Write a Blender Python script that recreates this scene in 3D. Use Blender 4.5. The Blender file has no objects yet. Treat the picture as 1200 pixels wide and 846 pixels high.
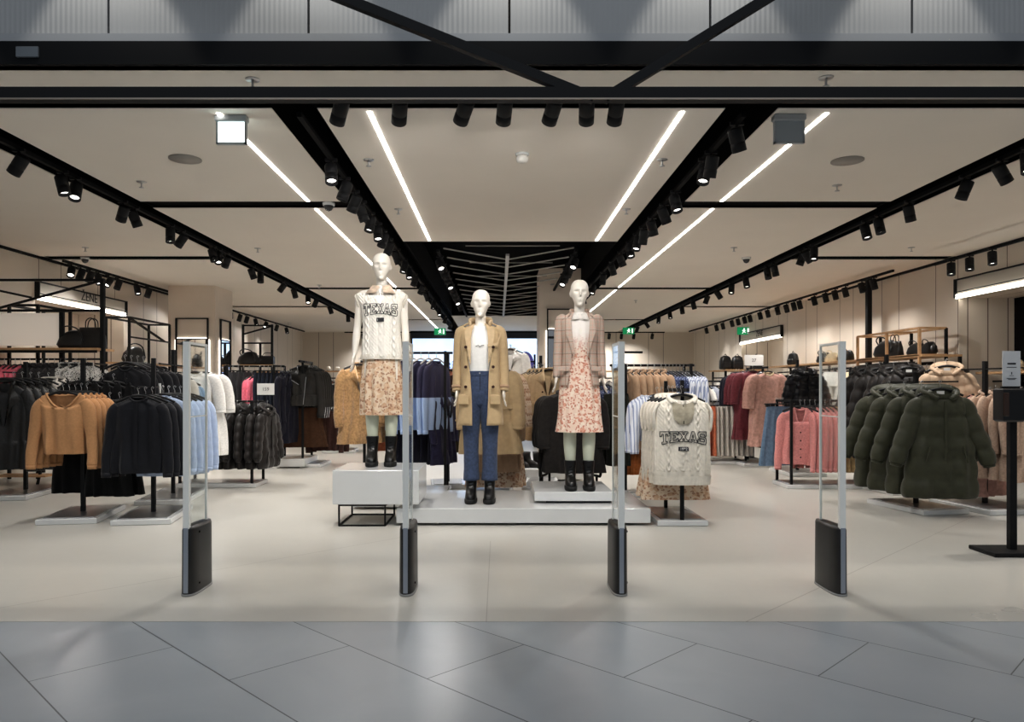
import bpy, math, random
from mathutils import Vector, Matrix, Euler, noise
from mathutils.bvhtree import BVHTree
C = bpy.context.scene.collection
PI = math.pi
rnd = random.Random(7)
sc = bpy.context.scene
sc.view_settings.view_transform = 'Standard'
sc.view_settings.exposure = 0.05; sc.view_settings.gamma = .9
ORD = ['first','second','third','fourth','fifth','sixth','seventh','eighth','ninth','tenth','eleventh','twelfth','thirteenth','fourteenth','fifteenth','sixteenth','seventeenth','eighteenth','nineteenth','twentieth','twenty-first','twenty-second','twenty-third','twenty-fourth','twenty-fifth','twenty-sixth']

# ------------------------------------------------------------ colours, materials
def S(r, g, b):
    f = lambda c: (c/255/12.92) if c/255 <= .04045 else ((c/255+.055)/1.055)**2.4
    return (f(r), f(g), f(b), 1)
MATS = {}
def mat(name, col, rough=.8, metal=0, noise_=None, bump=None, emit=None, sheen=0, spec=None, trans=0, coat=0):
    if name in MATS: return MATS[name]
    m = bpy.data.materials.new(name); m.use_nodes = True
    nt = m.node_tree; b = nt.nodes['Principled BSDF']
    b.inputs['Base Color'].default_value = col
    b.inputs['Roughness'].default_value = rough
    b.inputs['Metallic'].default_value = metal
    if spec is not None: b.inputs['Specular IOR Level'].default_value = spec
    if sheen: b.inputs['Sheen Weight'].default_value = sheen
    if coat: b.inputs['Coat Weight'].default_value = coat
    if trans: b.inputs['Transmission Weight'].default_value = trans
    if emit:
        b.inputs['Emission Color'].default_value = emit[0]; b.inputs['Emission Strength'].default_value = emit[1]
    tc = nt.nodes.new('ShaderNodeTexCoord')
    if noise_:
        n = nt.nodes.new('ShaderNodeTexNoise'); n.inputs['Scale'].default_value = noise_[0]; n.inputs['Detail'].default_value = 4
        nt.links.new(tc.outputs['Object'], n.inputs['Vector'])
        r = nt.nodes.new('ShaderNodeMapRange'); r.inputs['From Min'].default_value = .3; r.inputs['From Max'].default_value = .7
        r.inputs['To Min'].default_value = 1-noise_[1]; r.inputs['To Max'].default_value = 1+noise_[1]*.5
        nt.links.new(n.outputs['Fac'], r.inputs['Value'])
        mx = nt.nodes.new('ShaderNodeVectorMath'); mx.operation = 'SCALE'; mx.inputs[0].default_value = col[:3]
        nt.links.new(r.outputs['Result'], mx.inputs['Scale']); nt.links.new(mx.outputs['Vector'], b.inputs['Base Color'])
    if bump:
        n = nt.nodes.new('ShaderNodeTexNoise'); n.inputs['Scale'].default_value = bump[0]; n.inputs['Detail'].default_value = 3
        nt.links.new(tc.outputs['Object'], n.inputs['Vector'])
        bp = nt.nodes.new('ShaderNodeBump'); bp.inputs['Strength'].default_value = bump[1]; bp.inputs['Distance'].default_value = bump[2]
        nt.links.new(n.outputs['Fac'], bp.inputs['Height']); nt.links.new(bp.outputs['Normal'], b.inputs['Normal'])
    MATS[name] = m
    return m
def fab(name, rgb, rough=.85, nz=.25, bs=.5, sc_=25, sheen=.1):
    return mat(name, S(*rgb), rough, 0, (sc_, nz), (sc_*1.2, bs*.7, .004), sheen=sheen, spec=.25)
class N:                                   # tiny node-graph helper
    def __init__(s, name):
        s.m = bpy.data.materials.new(name); s.m.use_nodes = True; s.nt = s.m.node_tree; s.b = s.nt.nodes['Principled BSDF']; MATS[name] = s.m
        s.tc = s.nt.nodes.new('ShaderNodeTexCoord')
    def node(s, t, **k):
        n = s.nt.nodes.new(t)
        for a, v in k.items():
            if a.startswith('_'): n.inputs[int(a[1:])].default_value = v
            elif hasattr(n, a): setattr(n, a, v)
            else: n.inputs[a.replace('__', ' ')].default_value = v
        return n
    def math(s, op, a, b=None, c=None):
        n = s.nt.nodes.new('ShaderNodeMath'); n.operation = op
        for i, v in enumerate((a, b, c)):
            if v is None: continue
            if isinstance(v, (int, float)): n.inputs[i].default_value = v
            else: s.nt.links.new(v, n.inputs[i])
        return n.outputs[0]
    def link(s, a, b): s.nt.links.new(a, b)
    def xyz(s, out='Object'):
        n = s.nt.nodes.new('ShaderNodeSeparateXYZ'); s.link(s.tc.outputs[out], n.inputs[0]); return n.outputs
    def mix(s, f, a, b):
        n = s.nt.nodes.new('ShaderNodeMix'); n.data_type = 'RGBA'
        for i, v in ((0, f), (6, a), (7, b)):
            if isinstance(v, (int, float)): n.inputs[i].default_value = v
            elif isinstance(v, tuple): n.inputs[i].default_value = v
            else: s.link(v, n.inputs[i])
        return n.outputs[2]
    def ramp(s, f, stops, interp='LINEAR'):
        n = s.nt.nodes.new('ShaderNodeValToRGB'); e = n.color_ramp.elements; n.color_ramp.interpolation = interp
        while len(e) < len(stops): e.new(.5)
        for k, (p, c) in enumerate(stops): e[k].position = p; e[k].color = c
        s.link(f, n.inputs[0]); return n.outputs[0]

# ------------------------------------------------------------ mesh builder
class MB:
    def __init__(s): s.v = []; s.f = []; s.sm = []
    def add(s, vs, fs, smooth=False):
        o = len(s.v); s.v += [tuple(p) for p in vs]; s.f += [tuple(i+o for i in f) for f in fs]; s.sm += [smooth]*len(fs); return s
    def box(s, x0, x1, y0, y1, z0, z1, M=None):
        vs = [Vector((x, y, z)) for x in (x0, x1) for y in (y0, y1) for z in (z0, z1)]
        if M is not None: vs = [M @ p for p in vs]
        return s.add(vs, [(0,1,3,2),(4,6,7,5),(0,4,5,1),(2,3,7,6),(0,2,6,4),(1,5,7,3)])
    def bevbox(s, x0, x1, y0, y1, z0, z1, r=.01, M=None):      # box with chamfered top and bottom rims
        def rect(i, z): return [(x0+i, y0+i, z), (x1-i, y0+i, z), (x1-i, y1-i, z), (x0+i, y1-i, z)]
        rings = [rect(r, z0), rect(0, z0+r), rect(0, z1-r), rect(r, z1)]
        if M is not None: rings = [[M @ Vector(p) for p in q] for q in rings]
        return s.loft(rings, True, True, smooth=False)
    def loft(s, rings, cap0=False, cap1=False, closed=True, smooth=True):
        n = len(rings[0]); vs = [p for r in rings for p in r]; fs = []
        for j in range(len(rings)-1):
            for k in range(n if closed else n-1):
                k2 = (k+1) % n
                fs.append((j*n+k, j*n+k2, (j+1)*n+k2, (j+1)*n+k))
        if cap0: fs.append(tuple(range(n-1, -1, -1)))
        if cap1: fs.append(tuple((len(rings)-1)*n+k for k in range(n)))
        return s.add(vs, fs, smooth)
    def tube(s, pts, r, n=8, ry=None, cap=True, bul=None, smooth=True, up=None):
        pts = [Vector(p) for p in pts]; m = len(pts)
        rs = r if isinstance(r, (list, tuple)) else [r]*m
        rings = []; prev = None
        for i, p in enumerate(pts):
            t = (pts[min(i+1, m-1)]-pts[max(i-1, 0)]).normalized()
            if prev is None:
                u = Vector(up) if up else (Vector((0, 1, 0)) if abs(t.y) < .8 else Vector((1, 0, 0)))
            else: u = prev
            u = (u-t*u.dot(t)).normalized(); prev = u; w = t.cross(u)
            q = ry[i] if isinstance(ry, (list, tuple)) else (ry if ry else rs[i])
            rings.append([p + w*(rs[i]*math.cos(2*PI*k/n)) + u*(q*math.sin(2*PI*k/n)) for k in range(n)])
        return s.loft(rings, cap, cap, smooth=smooth)
    def cyl(s, p0, p1, r0, r1=None, n=16, smooth=True): return s.tube([p0, p1], [r0, r0 if r1 is None else r1], n, smooth=smooth)
    def bar(s, p0, p1, w, h=None):                               # square bar between two points
        p0, p1 = Vector(p0), Vector(p1); t = (p1-p0).normalized(); h = h or w
        u = Vector((0, 0, 1)) if abs(t.z) < .9 else Vector((0, 1, 0))
        a = t.cross(u).normalized()*(w/2); b = a.cross(t).normalized()*(h/2)
        return s.loft([[p+a+b, p-a+b, p-a-b, p+a-b] for p in (p0, p1)], True, True, smooth=False)
    def lathe(s, prof, c=(0,0,0), n=20):
        return s.loft([[(c[0]+r*math.cos(2*PI*k/n), c[1]+r*math.sin(2*PI*k/n), c[2]+z) for k in range(n)] for r, z in prof], True, True)
    def mesh(s, name, m):
        me = bpy.data.meshes.new(name); me.from_pydata(s.v, [], s.f); me.polygons.foreach_set('use_smooth', s.sm)
        if m: me.materials.append(m)
        me.update(); return me
    def build(s, name, m, parent=None):
        o = bpy.data.objects.new(name, s.mesh(name, m)); C.objects.link(o)
        if parent: o.parent = parent
        return o
def thing(name, label, cat, loc=(0,0,0), rz=0, group=None, rot=None):
    o = bpy.data.objects.new(name, None); C.objects.link(o); o.empty_display_size = .05
    o.location = loc; o.rotation_euler = rot or (0, 0, rz); tag(o, label, cat, group); return o
def tag(o, label, cat, group=None):
    o['label'] = label; o['category'] = cat
    if group: o['group'] = group
    elif 'group' in o: del o['group']
    return o
def struct(name, mb, m, parent=None):
    o = mb.build(name, m, parent)
    if parent is None: o['kind'] = 'structure'
    return o
def dup(o, parent=None):
    c = o.copy(); C.objects.link(c)
    if parent: c.parent = parent
    for ch in o.children: dup(ch, c)
    return c
def sub(v, k=4):                                                   # resample a polyline smoothly (Catmull-Rom)
    out = []; n = len(v)
    for i in range(n-1):
        p0, p1, p2, p3 = v[max(i-1,0)], v[i], v[i+1], v[min(i+2,n-1)]
        for j in range(k):
            t = j/k
            out.append(tuple(.5*((2*b)+(c-a)*t+(2*a-5*b+4*c-d)*t*t+(3*b-a-3*c+d)*t**3) for a, b, c, d in zip(p0, p1, p2, p3)))
    out.append(tuple(v[-1])); return out
def sg(a, e): return math.copysign(abs(a)**e, a)
def clone_mesh(o, name, m):                                        # evaluated copy (modifiers applied) as a fresh object
    dg = bpy.context.evaluated_depsgraph_get(); me = bpy.data.meshes.new_from_object(o.evaluated_get(dg)); me.name = name
    par = o.parent; bpy.data.objects.remove(o); q = bpy.data.objects.new(name, me); C.objects.link(q); q.parent = par
    me.materials.clear(); me.materials.append(m); return q
def text_mb(body, size, M, depth=.002, align='CENTER'):
    cu = bpy.data.curves.new('t', 'FONT'); cu.body = body; cu.size = size; cu.extrude = depth; cu.align_x = align; cu.resolution_u = 3
    o = bpy.data.objects.new('t', cu); C.objects.link(o)
    dg = bpy.context.evaluated_depsgraph_get(); me = bpy.data.meshes.new_from_object(o.evaluated_get(dg))
    mb = MB(); mb.add([M @ v.co for v in me.vertices], [tuple(p.vertices) for p in me.polygons])
    bpy.data.objects.remove(o); bpy.data.meshes.remove(me); return mb
FACE = Matrix.Rotation(PI/2, 4, 'X')                               # text plane turned to face -Y

# ------------------------------------------------------------ camera
cam = bpy.data.cameras.new('camera'); cam.sensor_width = 36; cam.lens = 26.4; cam.shift_x = 16/1200; cam.shift_y = 32/1200; cam.clip_end = 200
co = bpy.data.objects.new('camera', cam); C.objects.link(co); co.location = (0, 0, 1.2); co.rotation_euler = (PI/2, 0, 0); sc.camera = co

# ------------------------------------------------------------ shared materials
BLK = mat('black_metal', S(20,20,21), .6, 0, (30,.2), spec=.25)
BLKM = mat('matt_black', S(14,14,15), .8, spec=.2)
CAN = mat('spot_black', S(22,22,24), .6, spec=.3)
WHT = mat('white_lacquer', S(216,217,216), .18, 0, (3,.03), coat=.3)
STEEL = mat('steel', S(190,190,190), .3, .9)
MIRR = mat('mirror', (.9,.9,.9,1), .02, 1)
WOOD = mat('pale_oak', S(190,152,112), .55, 0, (14,.2))
LENS = mat('lamp_lens', (1,1,1,1), .5, emit=((1,.95,.88,1), 4))
LED = mat('led_strip', (1,1,1,1), .5, emit=((1,.97,.93,1), 12))
HANG = mat('hanger_black', S(18,18,19), .5)
HANGW = mat('hanger_white', S(225,222,218), .5)
CARD = mat('white_card', S(225,224,220), .7)
INK = mat('ink', S(40,40,44), .7)
LE = 1.2; MALLE = 210; WORLD = .2
# ============================================================ THE ROOM
ZC = 3.1; FY = 4.43; BY = 25.5; XL = -6.64; XR = 6.64; TOPZ = 4.2
# wall panels with fine vertical joints
def wall_mat(name, axis, joints):
    n = N(name); p = n.xyz('Object')[axis]
    per, offs = joints
    f = n.math('FLOORED_MODULO', p, per) if False else n.math('WRAP', p, per, 0.0)
    line = None
    for o in offs:
        d = n.math('LESS_THAN', n.math('ABSOLUTE', n.math('SUBTRACT', f, o)), .008)
        line = d if line is None else n.math('MAXIMUM', line, d)
    nz = n.node('ShaderNodeTexNoise', Scale=1.3); n.link(n.tc.outputs['Object'], nz.inputs['Vector'])
    base = n.mix(nz.outputs['Fac'], S(218,208,195), S(226,217,205))
    n.link(n.mix(line, base, S(120,108,98)), n.b.inputs['Base Color']); n.b.inputs['Roughness'].default_value = .55
    return n.m
WX = wall_mat('beige_panels_back', 0, (1.6, (.3, .8)))
WY = wall_mat('beige_panels_side', 1, (1.6, (.2, 1.25)))
PLAIN = mat('beige_panel', S(216,204,190), .6, 0, (2,.05))
CEIL = mat('ceiling_plaster', S(232,225,215), .9, 0, (1.5,.02))
VOID = mat('void_black', S(9,9,10), .9, spec=.1)

# floors
n = N('shop_floor_stone'); ox = n.xyz()
u = n.math('MULTIPLY', n.math('ADD', ox[0], ox[1]), .7071); w = n.math('MULTIPLY', n.math('SUBTRACT', ox[0], ox[1]), .7071)
j1 = n.math('LESS_THAN', n.math('ABSOLUTE', n.math('SUBTRACT', n.math('WRAP', w, 3.0, 0.0), 1.17)), .0035)
j2 = n.math('LESS_THAN', n.math('ABSOLUTE', n.math('ADD', ox[0], .062)), .0025)
j2 = n.math('MULTIPLY', j2, n.math('LESS_THAN', ox[1], 5.9))
nz = n.node('ShaderNodeTexNoise', Scale=.9, Detail=5); n.link(n.tc.outputs['Object'], nz.inputs['Vector'])
nz2 = n.node('ShaderNodeTexNoise', Scale=14, Detail=3); n.link(n.tc.outputs['Object'], nz2.inputs['Vector'])
base = n.mix(nz.outputs['Fac'], S(186,183,175), S(203,200,193)); base = n.mix(n.math('MULTIPLY', nz2.outputs['Fac'], .25), base, S(176,173,165))
n.link(n.mix(n.math('MULTIPLY', n.math('MAXIMUM', j1, j2), .6), base, S(140,134,126)), n.b.inputs['Base Color'])
n.link(n.math('ADD', n.math('MULTIPLY', nz.outputs['Fac'], .12), .24), n.b.inputs['Roughness']); n.b.inputs['Specular IOR Level'].default_value = .4
SHOPF = n.m
n = N('mall_floor_stone'); ox = n.xyz()
a = n.math('ADD', ox[0], ox[1]); b = n.math('SUBTRACT', ox[0], ox[1])
aa = n.math('DIVIDE', n.math('SUBTRACT', a, 1.98), .83); row = n.math('FLOOR', aa)
fr = n.math('FRACT', aa)
la = n.math('LESS_THAN', n.math('MINIMUM', fr, n.math('SUBTRACT', 1.0, fr)), .005)
par = n.math('FLOORED_MODULO', row, 2.0)
bb = n.math('FRACT', n.math('DIVIDE', n.math('ADD', n.math('ADD', b, 4.2), n.math('MULTIPLY', par, .8)), 1.6))
lb = n.math('LESS_THAN', n.math('MINIMUM', bb, n.math('SUBTRACT', 1.0, bb)), .0024)
cell = n.math('FLOOR', n.math('DIVIDE', n.math('ADD', n.math('ADD', b, 4.2), n.math('MULTIPLY', par, .8)), 1.6))
wn = n.node('ShaderNodeTexWhiteNoise', noise_dimensions='2D'); cb = n.nt.nodes.new('ShaderNodeCombineXYZ'); n.link(row, cb.inputs[0]); n.link(cell, cb.inputs[1]); n.link(cb.outputs[0], wn.inputs['Vector'])
nz = n.node('ShaderNodeTexNoise', Scale=2.2, Detail=6, Distortion=1.0); n.link(n.tc.outputs['Object'], nz.inputs['Vector'])
base = n.mix(nz.outputs['Fac'], S(150,157,164), S(172,178,182)); base = n.mix(n.math('MULTIPLY', wn.outputs['Value'], .35), base, S(146,150,156))
n.link(n.mix(n.math('MAXIMUM', la, lb), base, S(70,74,78)), n.b.inputs['Base Color'])
n.b.inputs['Roughness'].default_value = .3
MALLF = n.m
struct('floor', MB().box(-8, 8, 3.868, 26, -.1, 0), SHOPF)
struct('floor_mall', MB().box(-14, 14, -6, 3.864, -.1, -.001), MALLF)

# walls with lit recesses on each side
def side_wall(name, X, sgn, holes):
    mb = MB(); y = FY
    T = .12; x0, x1 = (X-T, X) if sgn < 0 else (X, X+T)
    for (a, b, zt) in holes:
        mb.box(x0, x1, y, a, 0, TOPZ); mb.box(x0, x1, a, b, zt, TOPZ); y = b
    mb.box(x0, x1, y, BY, 0, TOPZ)
    struct(name, mb, WY)
    for (a, b, zt) in holes:
        d = X+sgn*.8; xa, xb = sorted((X+sgn*.12, d)); r = MB()
        r.box(xa, xb, a-.08, a, 0, zt); r.box(xa, xb, b, b+.08, 0, zt); r.box(xa, xb, a-.08, b+.08, zt, zt+.08)
        struct(name.replace('wall', 'wall_recess'), r, WXR)
        xa, xb = sorted((d, d+sgn*.08)); struct(name.replace('wall', 'wall_recess_back'), MB().box(xa, xb, a-.08, b+.08, 0, zt+.08), PLAIN if sgn < 0 or a > 15 else VOID)
WXR = wall_mat('recess_panels', 0, (.29, (.1,)))
side_wall('wall_left', XL, -1, [(10.76, 13.3, 2.5)])
side_wall('wall_right', XR, 1, [(8.0, 10.83, 2.5), (17.5, 20.5, 2.45)])
struct('wall_back', MB().box(-7.4, 7.4, BY, BY+.1, 0, TOPZ), WX)

# ceiling boards, leaving the black channels open
bays = [(-6.64, -3.96, (10.95, 17.5)), (-3.64, -1.54, (7.78, 14.3, 20.8)), (1.9, 3.99, (7.78, 14.3, 20.8)), (4.33, 6.64, (10.95, 17.5))]
struct('ceiling', MB().box(-6.64, 6.64, FY, 4.88, ZC, ZC+.006), CEIL)
for x0, x1, ys in bays:
    mb = MB(); y = 5.1
    for c in ys: mb.box(x0, x1, y, c-.14, ZC, ZC+.006); y = c+.14
    mb.box(x0, x1, y, BY, ZC, ZC+.006); struct('ceiling', mb, CEIL)
struct('ceiling', MB().box(-1.23, 1.54, 5.1, 9.72, ZC, ZC+.006).box(-1.23, 1.54, 19.7, BY, ZC, ZC+.006), CEIL)
struct('ceiling_void', MB().box(-8, 8, FY, BY+.2, TOPZ, TOPZ+.1), VOID)
mb = MB()                                                           # dark linings of the channels
for x in (-3.98, -3.63, -1.56, -1.22, 1.53, 1.91, 3.97, 4.34): mb.box(x, x+.012, 5.1, BY, ZC+.006, ZC+.45)
mb.box(-6.64, 6.64, 4.87, 4.882, ZC+.006, ZC+.45); mb.box(-1.23, 1.54, 9.70, 9.72, ZC+.006, ZC+.9); mb.box(-1.23, 1.54, 19.7, 19.72, ZC+.006, ZC+.9)
for xa, xb in ((-3.96,-3.64), (-1.54,-1.23), (1.54,1.9), (3.99,4.33)): mb.box(xa, xb, 5.1, BY, ZC+.45, ZC+.47)
struct('ceiling_channel_lining', mb, VOID)
mb = MB().box(-6.64, 6.64, 4.9, 5.2, ZC+.3, ZC+.31)
for x0, x1, ys in bays:
    for c in ys: mb.box(x0, x1, c-.2, c+.2, ZC+.03, ZC+.04)
struct('ceiling_band_lining', mb, VOID)
# thin black line where ceiling meets the side walls
struct('trim_1', MB().box(XL, XL+.05, FY, 16, ZC-.03, ZC+.005), BLKM); struct('trim_2', MB().box(XR-.05, XR, FY, 16, ZC-.03, ZC+.005), BLKM)

# columns
def column(x0, x1, y0, y1, h, lab):
    struct('column', MB().box(x0, x1, y0, y1, 0, h), PLAIN)
column(-6.11, -5.24, 13.9, 14.8, ZC, ''); column(.76, 1.61, 13.9, 14.8, 3.42, '')
HALO = mat('halo_led', (1,1,1,1), .5, emit=((1,.95,.87,1), 3.2))
def mirror(name, label, cx, y, w, z1, lit, rz=0, top=.4):
    t = thing(name, label, 'mirror', (cx, y, 0), rz)
    MB().box(-w/2, w/2, -.03, -.022, .12, z1).build('glass', MIRR, t)
    f = MB()
    for s in (-1, 1): f.box(s*w/2-.012, s*w/2+.012, -.045, -.01, .1, z1+top)
    f.box(-w/2, w/2, -.045, -.01, z1, z1+.02).box(-w/2, w/2, -.045, -.01, z1+top-.02, z1+top).box(-w/2, w/2, -.045, -.01, .1, .12); f.build('frame', BLK, t)
    h = MB()
    for s in (-1, 1): h.box(*sorted((s*(w/2+.012), s*(w/2+.03))), -.02, -.002, .12, z1)
    h.box(-w/2, w/2, -.02, -.002, z1+.02, z1+.035); h.build('light_strip', HALO, t)
mirror('column_mirror', 'tall backlit mirror on the front of the left column', -5.66, 13.9, .58, 2.1, 1)
mirror('column_mirror', 'backlit mirror on the right side of the left column', -5.24, 14.35, .5, 2.1, 1, rz=PI/2)
mirror('column_mirror', 'tall backlit mirror on the column behind the blazer mannequin', 1.2, 13.9, .58, 2.27, 1)

# fascia over the entrance
n = N('ribbed_grey_panel'); ox = n.xyz()
wv = n.math('SINE', n.math('MULTIPLY', ox[0], 2*PI/.03)); bp = n.node('ShaderNodeBump', Strength=.15, Distance=.01); n.link(wv, bp.inputs['Height']); n.link(bp.outputs['Normal'], n.b.inputs['Normal'])
n.b.inputs['Base Color'].default_value = S(158,159,160); n.b.inputs['Roughness'].default_value = .6
RIB = n.m
gaps = [-3.49, -2.3, -1.12, .065, 1.25, 2.44, 3.62]
for a, b in zip(gaps[:-1], gaps[1:]):
    struct('wall_front', MB().bevbox(a+.007, b-.007, FY, FY+.05, 3.285, 5.2, .004), RIB)
struct('wall_front_backing', MB().box(-8, 8, FY+.05, FY+.1, 3.15, 5.2), BLKM)
struct('wall_front_left', MB().box(-8, -3.49, FY, FY+.05, 3.285, 5.2), RIB); struct('wall_front_right', MB().box(3.62, 8, FY, FY+.05, 3.285, 5.2), RIB)
struct('trim_3', MB().box(-8, 8, FY-.02, FY+.06, 3.235, 3.285), mat('grey_trim', S(150,152,155), .5))
struct('trim_4', MB().box(-8, 8, FY-.03, FY+.06, ZC, 3.235), mat('navy_black', S(9,11,15), .7, spec=.15))
tag(MB().bevbox(-2.82, -2.69, FY-.042, FY-.03, 3.135, 3.2, .004).build('name_plate', mat('grey_plate', S(92,98,104), .4, .5), None), 'small grey plate on the black header beam at left', 'plate')
# truss in front of the header
t = thing('entrance_truss', 'black steel truss beam with two diagonal braces across the entrance', 'truss', (0, 4.1, 2.773))
TR = mat('truss_black', S(12,13,16), .6, spec=.25)
MB().box(-6, 6, -.03, .05, 0, .062).build('chord', TR, t)
MB().box(-6, 6, -.036, -.028, -.008, .0).build('edge_strip', mat('strip_metal', S(140,132,122), .4, .7), t)
for (xa, za, xb, zb) in ((-3.28, 4.3, .52, 2.78), (3.04, 4.3, .58, 2.78)):
    MB().bar((xa, 0, za-2.773), (xb, 0, zb-2.773), .05, .05).build('brace', TR, t)

# LED strips
for x, segs, lab in ((-1.93, [(5.18,7.62),(7.94,14.1),(14.5,20.6),(21,25)], 'outer left'), (-.885, [(5.15,9.65)], 'inner left'), (1.263, [(5.15,9.65)], 'inner right'), (2.266, [(5.18,7.62),(7.94,14.1),(14.5,20.6),(21,25)], 'outer right')):
    for k, (a, b) in enumerate(segs):
        tag(MB().box(x-.014, x+.014, a, b, ZC-.006, ZC+.002).build('strip_light', LED), f'white linear strip light in the {lab} ceiling line' + (f', {ORD[k]} length from the entrance' if len(segs) > 1 else ''), 'ceiling light', 'recessed strip lights')

# spotlights ------------------------------------------------------------
def make_spot():
    t = thing('track_spotlight', '', 'spotlight')
    MB().tube([(0,0,.0),(0,0,-.045)], .011, 8).box(-.05,.05,-.012,.012,-.006,.018).build('bracket', CAN, t)

    b = MB(); n = 18
    b.loft([[(r*math.cos(2*PI*k/n), r*math.sin(2*PI*k/n), z) for k in range(n)] for r, z in ((.02,.085),(.05,.08),(.052,.075),(.052,-.015),(.049,-.017),(.049,-.022),(.052,-.024),(.052,-.085),(.044,-.085),(.04,-.06))], True, False)
    bo = b.build('lamp_head', CAN, t); bo.location = (0, 0, -.11)
    MB().lathe([(.041,-.05),(.041,-.056)], n=16).build('lens', LENS, bo)
    return t
SP = [make_spot(), True]
TARGET_LAMPS = []
def spot(x, y, z, aim, label, group, lamp=0):
    t = SP[0] if SP[1] else dup(SP[0]); SP[1] = False
    t.location = (x, y, z); tag(t, label, 'spotlight', group)
    d = (Vector(aim)-Vector((x, y, z-.11))).normalized()
    hd = [c for c in t.children if c.name.startswith('lamp_head')][0]
    hd.rotation_euler = d.to_track_quat('-Z', 'Y').to_euler()
    if lamp:
        TARGET_LAMPS.append((Vector((x, y, z-.11))+d*.095, d, lamp))
def track(x, y0, y1, z, label, xx=None):
    m = MB()
    if xx is None: m.box(x-.018, x+.018, y0, y1, z, z+.035)
    else: m.box(x, xx, y0-.018, y0+.018, z, z+.035)
    o = m.build('lighting_track', BLKM); tag(o, label, 'track')
    for yy in ([y0+.3, (y0+y1)/2, y1-.3] if xx is None else []):
        pass
    return o
# row facing the entrance, seen from outside
fx = [-1.06, -.66, -.23, .04, .36, .59, .785]
track(-2.4, 5.02, 0, 3.14, 'black track of spotlights just inside the entrance', 2.4)
for i, x in enumerate(fx):
    tx = [-2.2, -1.08, -1.08, -.17, -.17, .76, .76][i]
    spot(x, 5.02, 3.16, (tx, 7.0, 1.6) if i else (-2.2, 7, .9), f'black spotlight of the entrance row, {ORD[i]} from the left', 'spotlights of the entrance row', 30 if i else 40)
def trough(x, ys, aims, nm, z=3.08, lampE=70, every=2):
    track(x, 5.2, ys[-1]+.3, z, f'black lighting track in the {nm}')
    for i, y in enumerate(ys):
        a = aims[i % len(aims)]
        spot(x, y, z, (x+a[0], y+a[1], a[2]), f'black spotlight in the {nm}, {ORD[i]} from the entrance', f'spotlights in the {nm}', (lampE*(1 if y < 9 else 1.7)) if i % every == 0 else 0)
trough(-3.8, [5.35, 5.95, 6.55, 6.75, 7.6, 7.85, 8.7, 9.0, 10.0, 10.2, 10.5, 11.6, 12.0, 13.2, 14, 15, 15.6, 17, 19, 21], [(.2,-.5,0), (-1.6,.4,1), (.9,-.3,0), (.4,-1.4,.2), (-1.2,1,.8), (.8,.8,.2)], 'left outer trough')
trough(-1.38, [6.2, 6.75, 7.2, 7.6, 8.1, 8.6, 9.0, 9.5, 10.2, 11, 11.6, 12.4, 13.5, 14.5, 16, 17.5, 19.5, 21.5], [(.4,-1.2,0), (-.9,-.4,.2), (-1.2,.8,.5), (.8,.7,.6), (-.5,-.8,.1)], 'left inner trough')
trough(1.7, [5.35, 6.0, 6.2, 7.2, 7.7, 8.3, 8.8, 9.2, 9.7, 10.4, 11.2, 12.2, 13.5, 15, 17, 19, 21], [(.8,.7,.6), (-.2,.9,.4), (-.7,-.9,.3), (.4,-1.0,0), (1.1,.6,.5)], 'right inner trough')
trough(4.16, [5.55, 5.9, 6.2, 6.7, 7.6, 8.2, 8.5, 9.9, 10.1, 10.3, 11.3, 11.6, 12.6, 13.4, 14.2, 15, 16, 17, 18.2, 19.5, 21, 22.5], [(.2,-.9,.2), (-.4,-.8,0), (1.4,.3,1), (-.9,.6,.1), (.8,.5,.4), (.3,-.7,0)], 'right outer trough')
# tracks washing the walls
lw = [10.9, 11.15, 11.4, 11.65, 11.95, 12.25, 12.9, 13.3, 15.3, 15.7, 16.2, 16.6, 17.4, 18, 18.5, 19.2, 20, 21, 22]
track(-6.2, 10.7, 24, 3.0, 'black lighting track along the left wall')
for i, y in enumerate(lw):
    spot(-6.2, y, 3.0, (-6.64 if i % 3 else -5.6, y-(.5 if i % 4 else 1.6), .9), f'black wall-washing spotlight along the left wall, {ORD[i]} from the entrance', 'spotlights along the left wall', 22)
rw = [9.35, 9.8, 10.2, 12.2, 12.6, 13.2, 13.6, 14.0, 14.5, 15.2, 15.5, 15.9, 16.4, 17, 17.5, 18.2, 18.6, 19.1, 19.6, 20.4, 21.0, 22]
track(6.15, 8.6, 10.6, 2.93, 'short black lighting track above the right doorway'); track(6.1, 11.6, 24, 3.0, 'black lighting track along the right wall')
for i, y in enumerate(rw):
    near = y < 11
    spot(6.15 if near else 6.1, y, 2.93 if near else 3.0, (5.9 if near else 6.5, y-(.5 if near else .4), .6), f'black wall-washing spotlight along the right wall, {ORD[i]} from the entrance', 'spotlights along the right wall', 20)
bw = [-4.4, -4.0, -3.2, 2.3, 2.7, 3.1, 3.6, 4.0, 4.4, 5.0]
track(-5, 24.4, 0, 3.0, 'black lighting track along the back wall', 5.4)
for i, x in enumerate(bw):
    spot(x, 24.4, 3.0, (x, 25.4, 1.5), f'black spotlight before the back wall, {ORD[i]} from the left', 'spotlights before the back wall', 80 if i % 2 == 0 else 0)
# tracks hanging in the open black ceiling
for x, nm in ((-.8, 'left'), (1.03, 'right')):
    track(x, 9.9, 19, 3.0, f'black track hung at the {nm} of the open black ceiling')
    for i, y in enumerate([10.3, 10.9, 11.6, 12.3, 13.0, 13.7, 14.6, 15.6] if nm == 'left' else [10.2, 10.9, 11.4, 11.9]):
        spot(x, y, 3.0, (x+(.7 if x < 0 else -.7), y+(.6 if i % 3 else -1.4), .9), f'black spotlight hung at the {nm} of the open black ceiling, {ORD[i]} from the entrance', f'spotlights hung at the {nm} of the open ceiling', 50 if i % 2 == 0 else 0)
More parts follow.
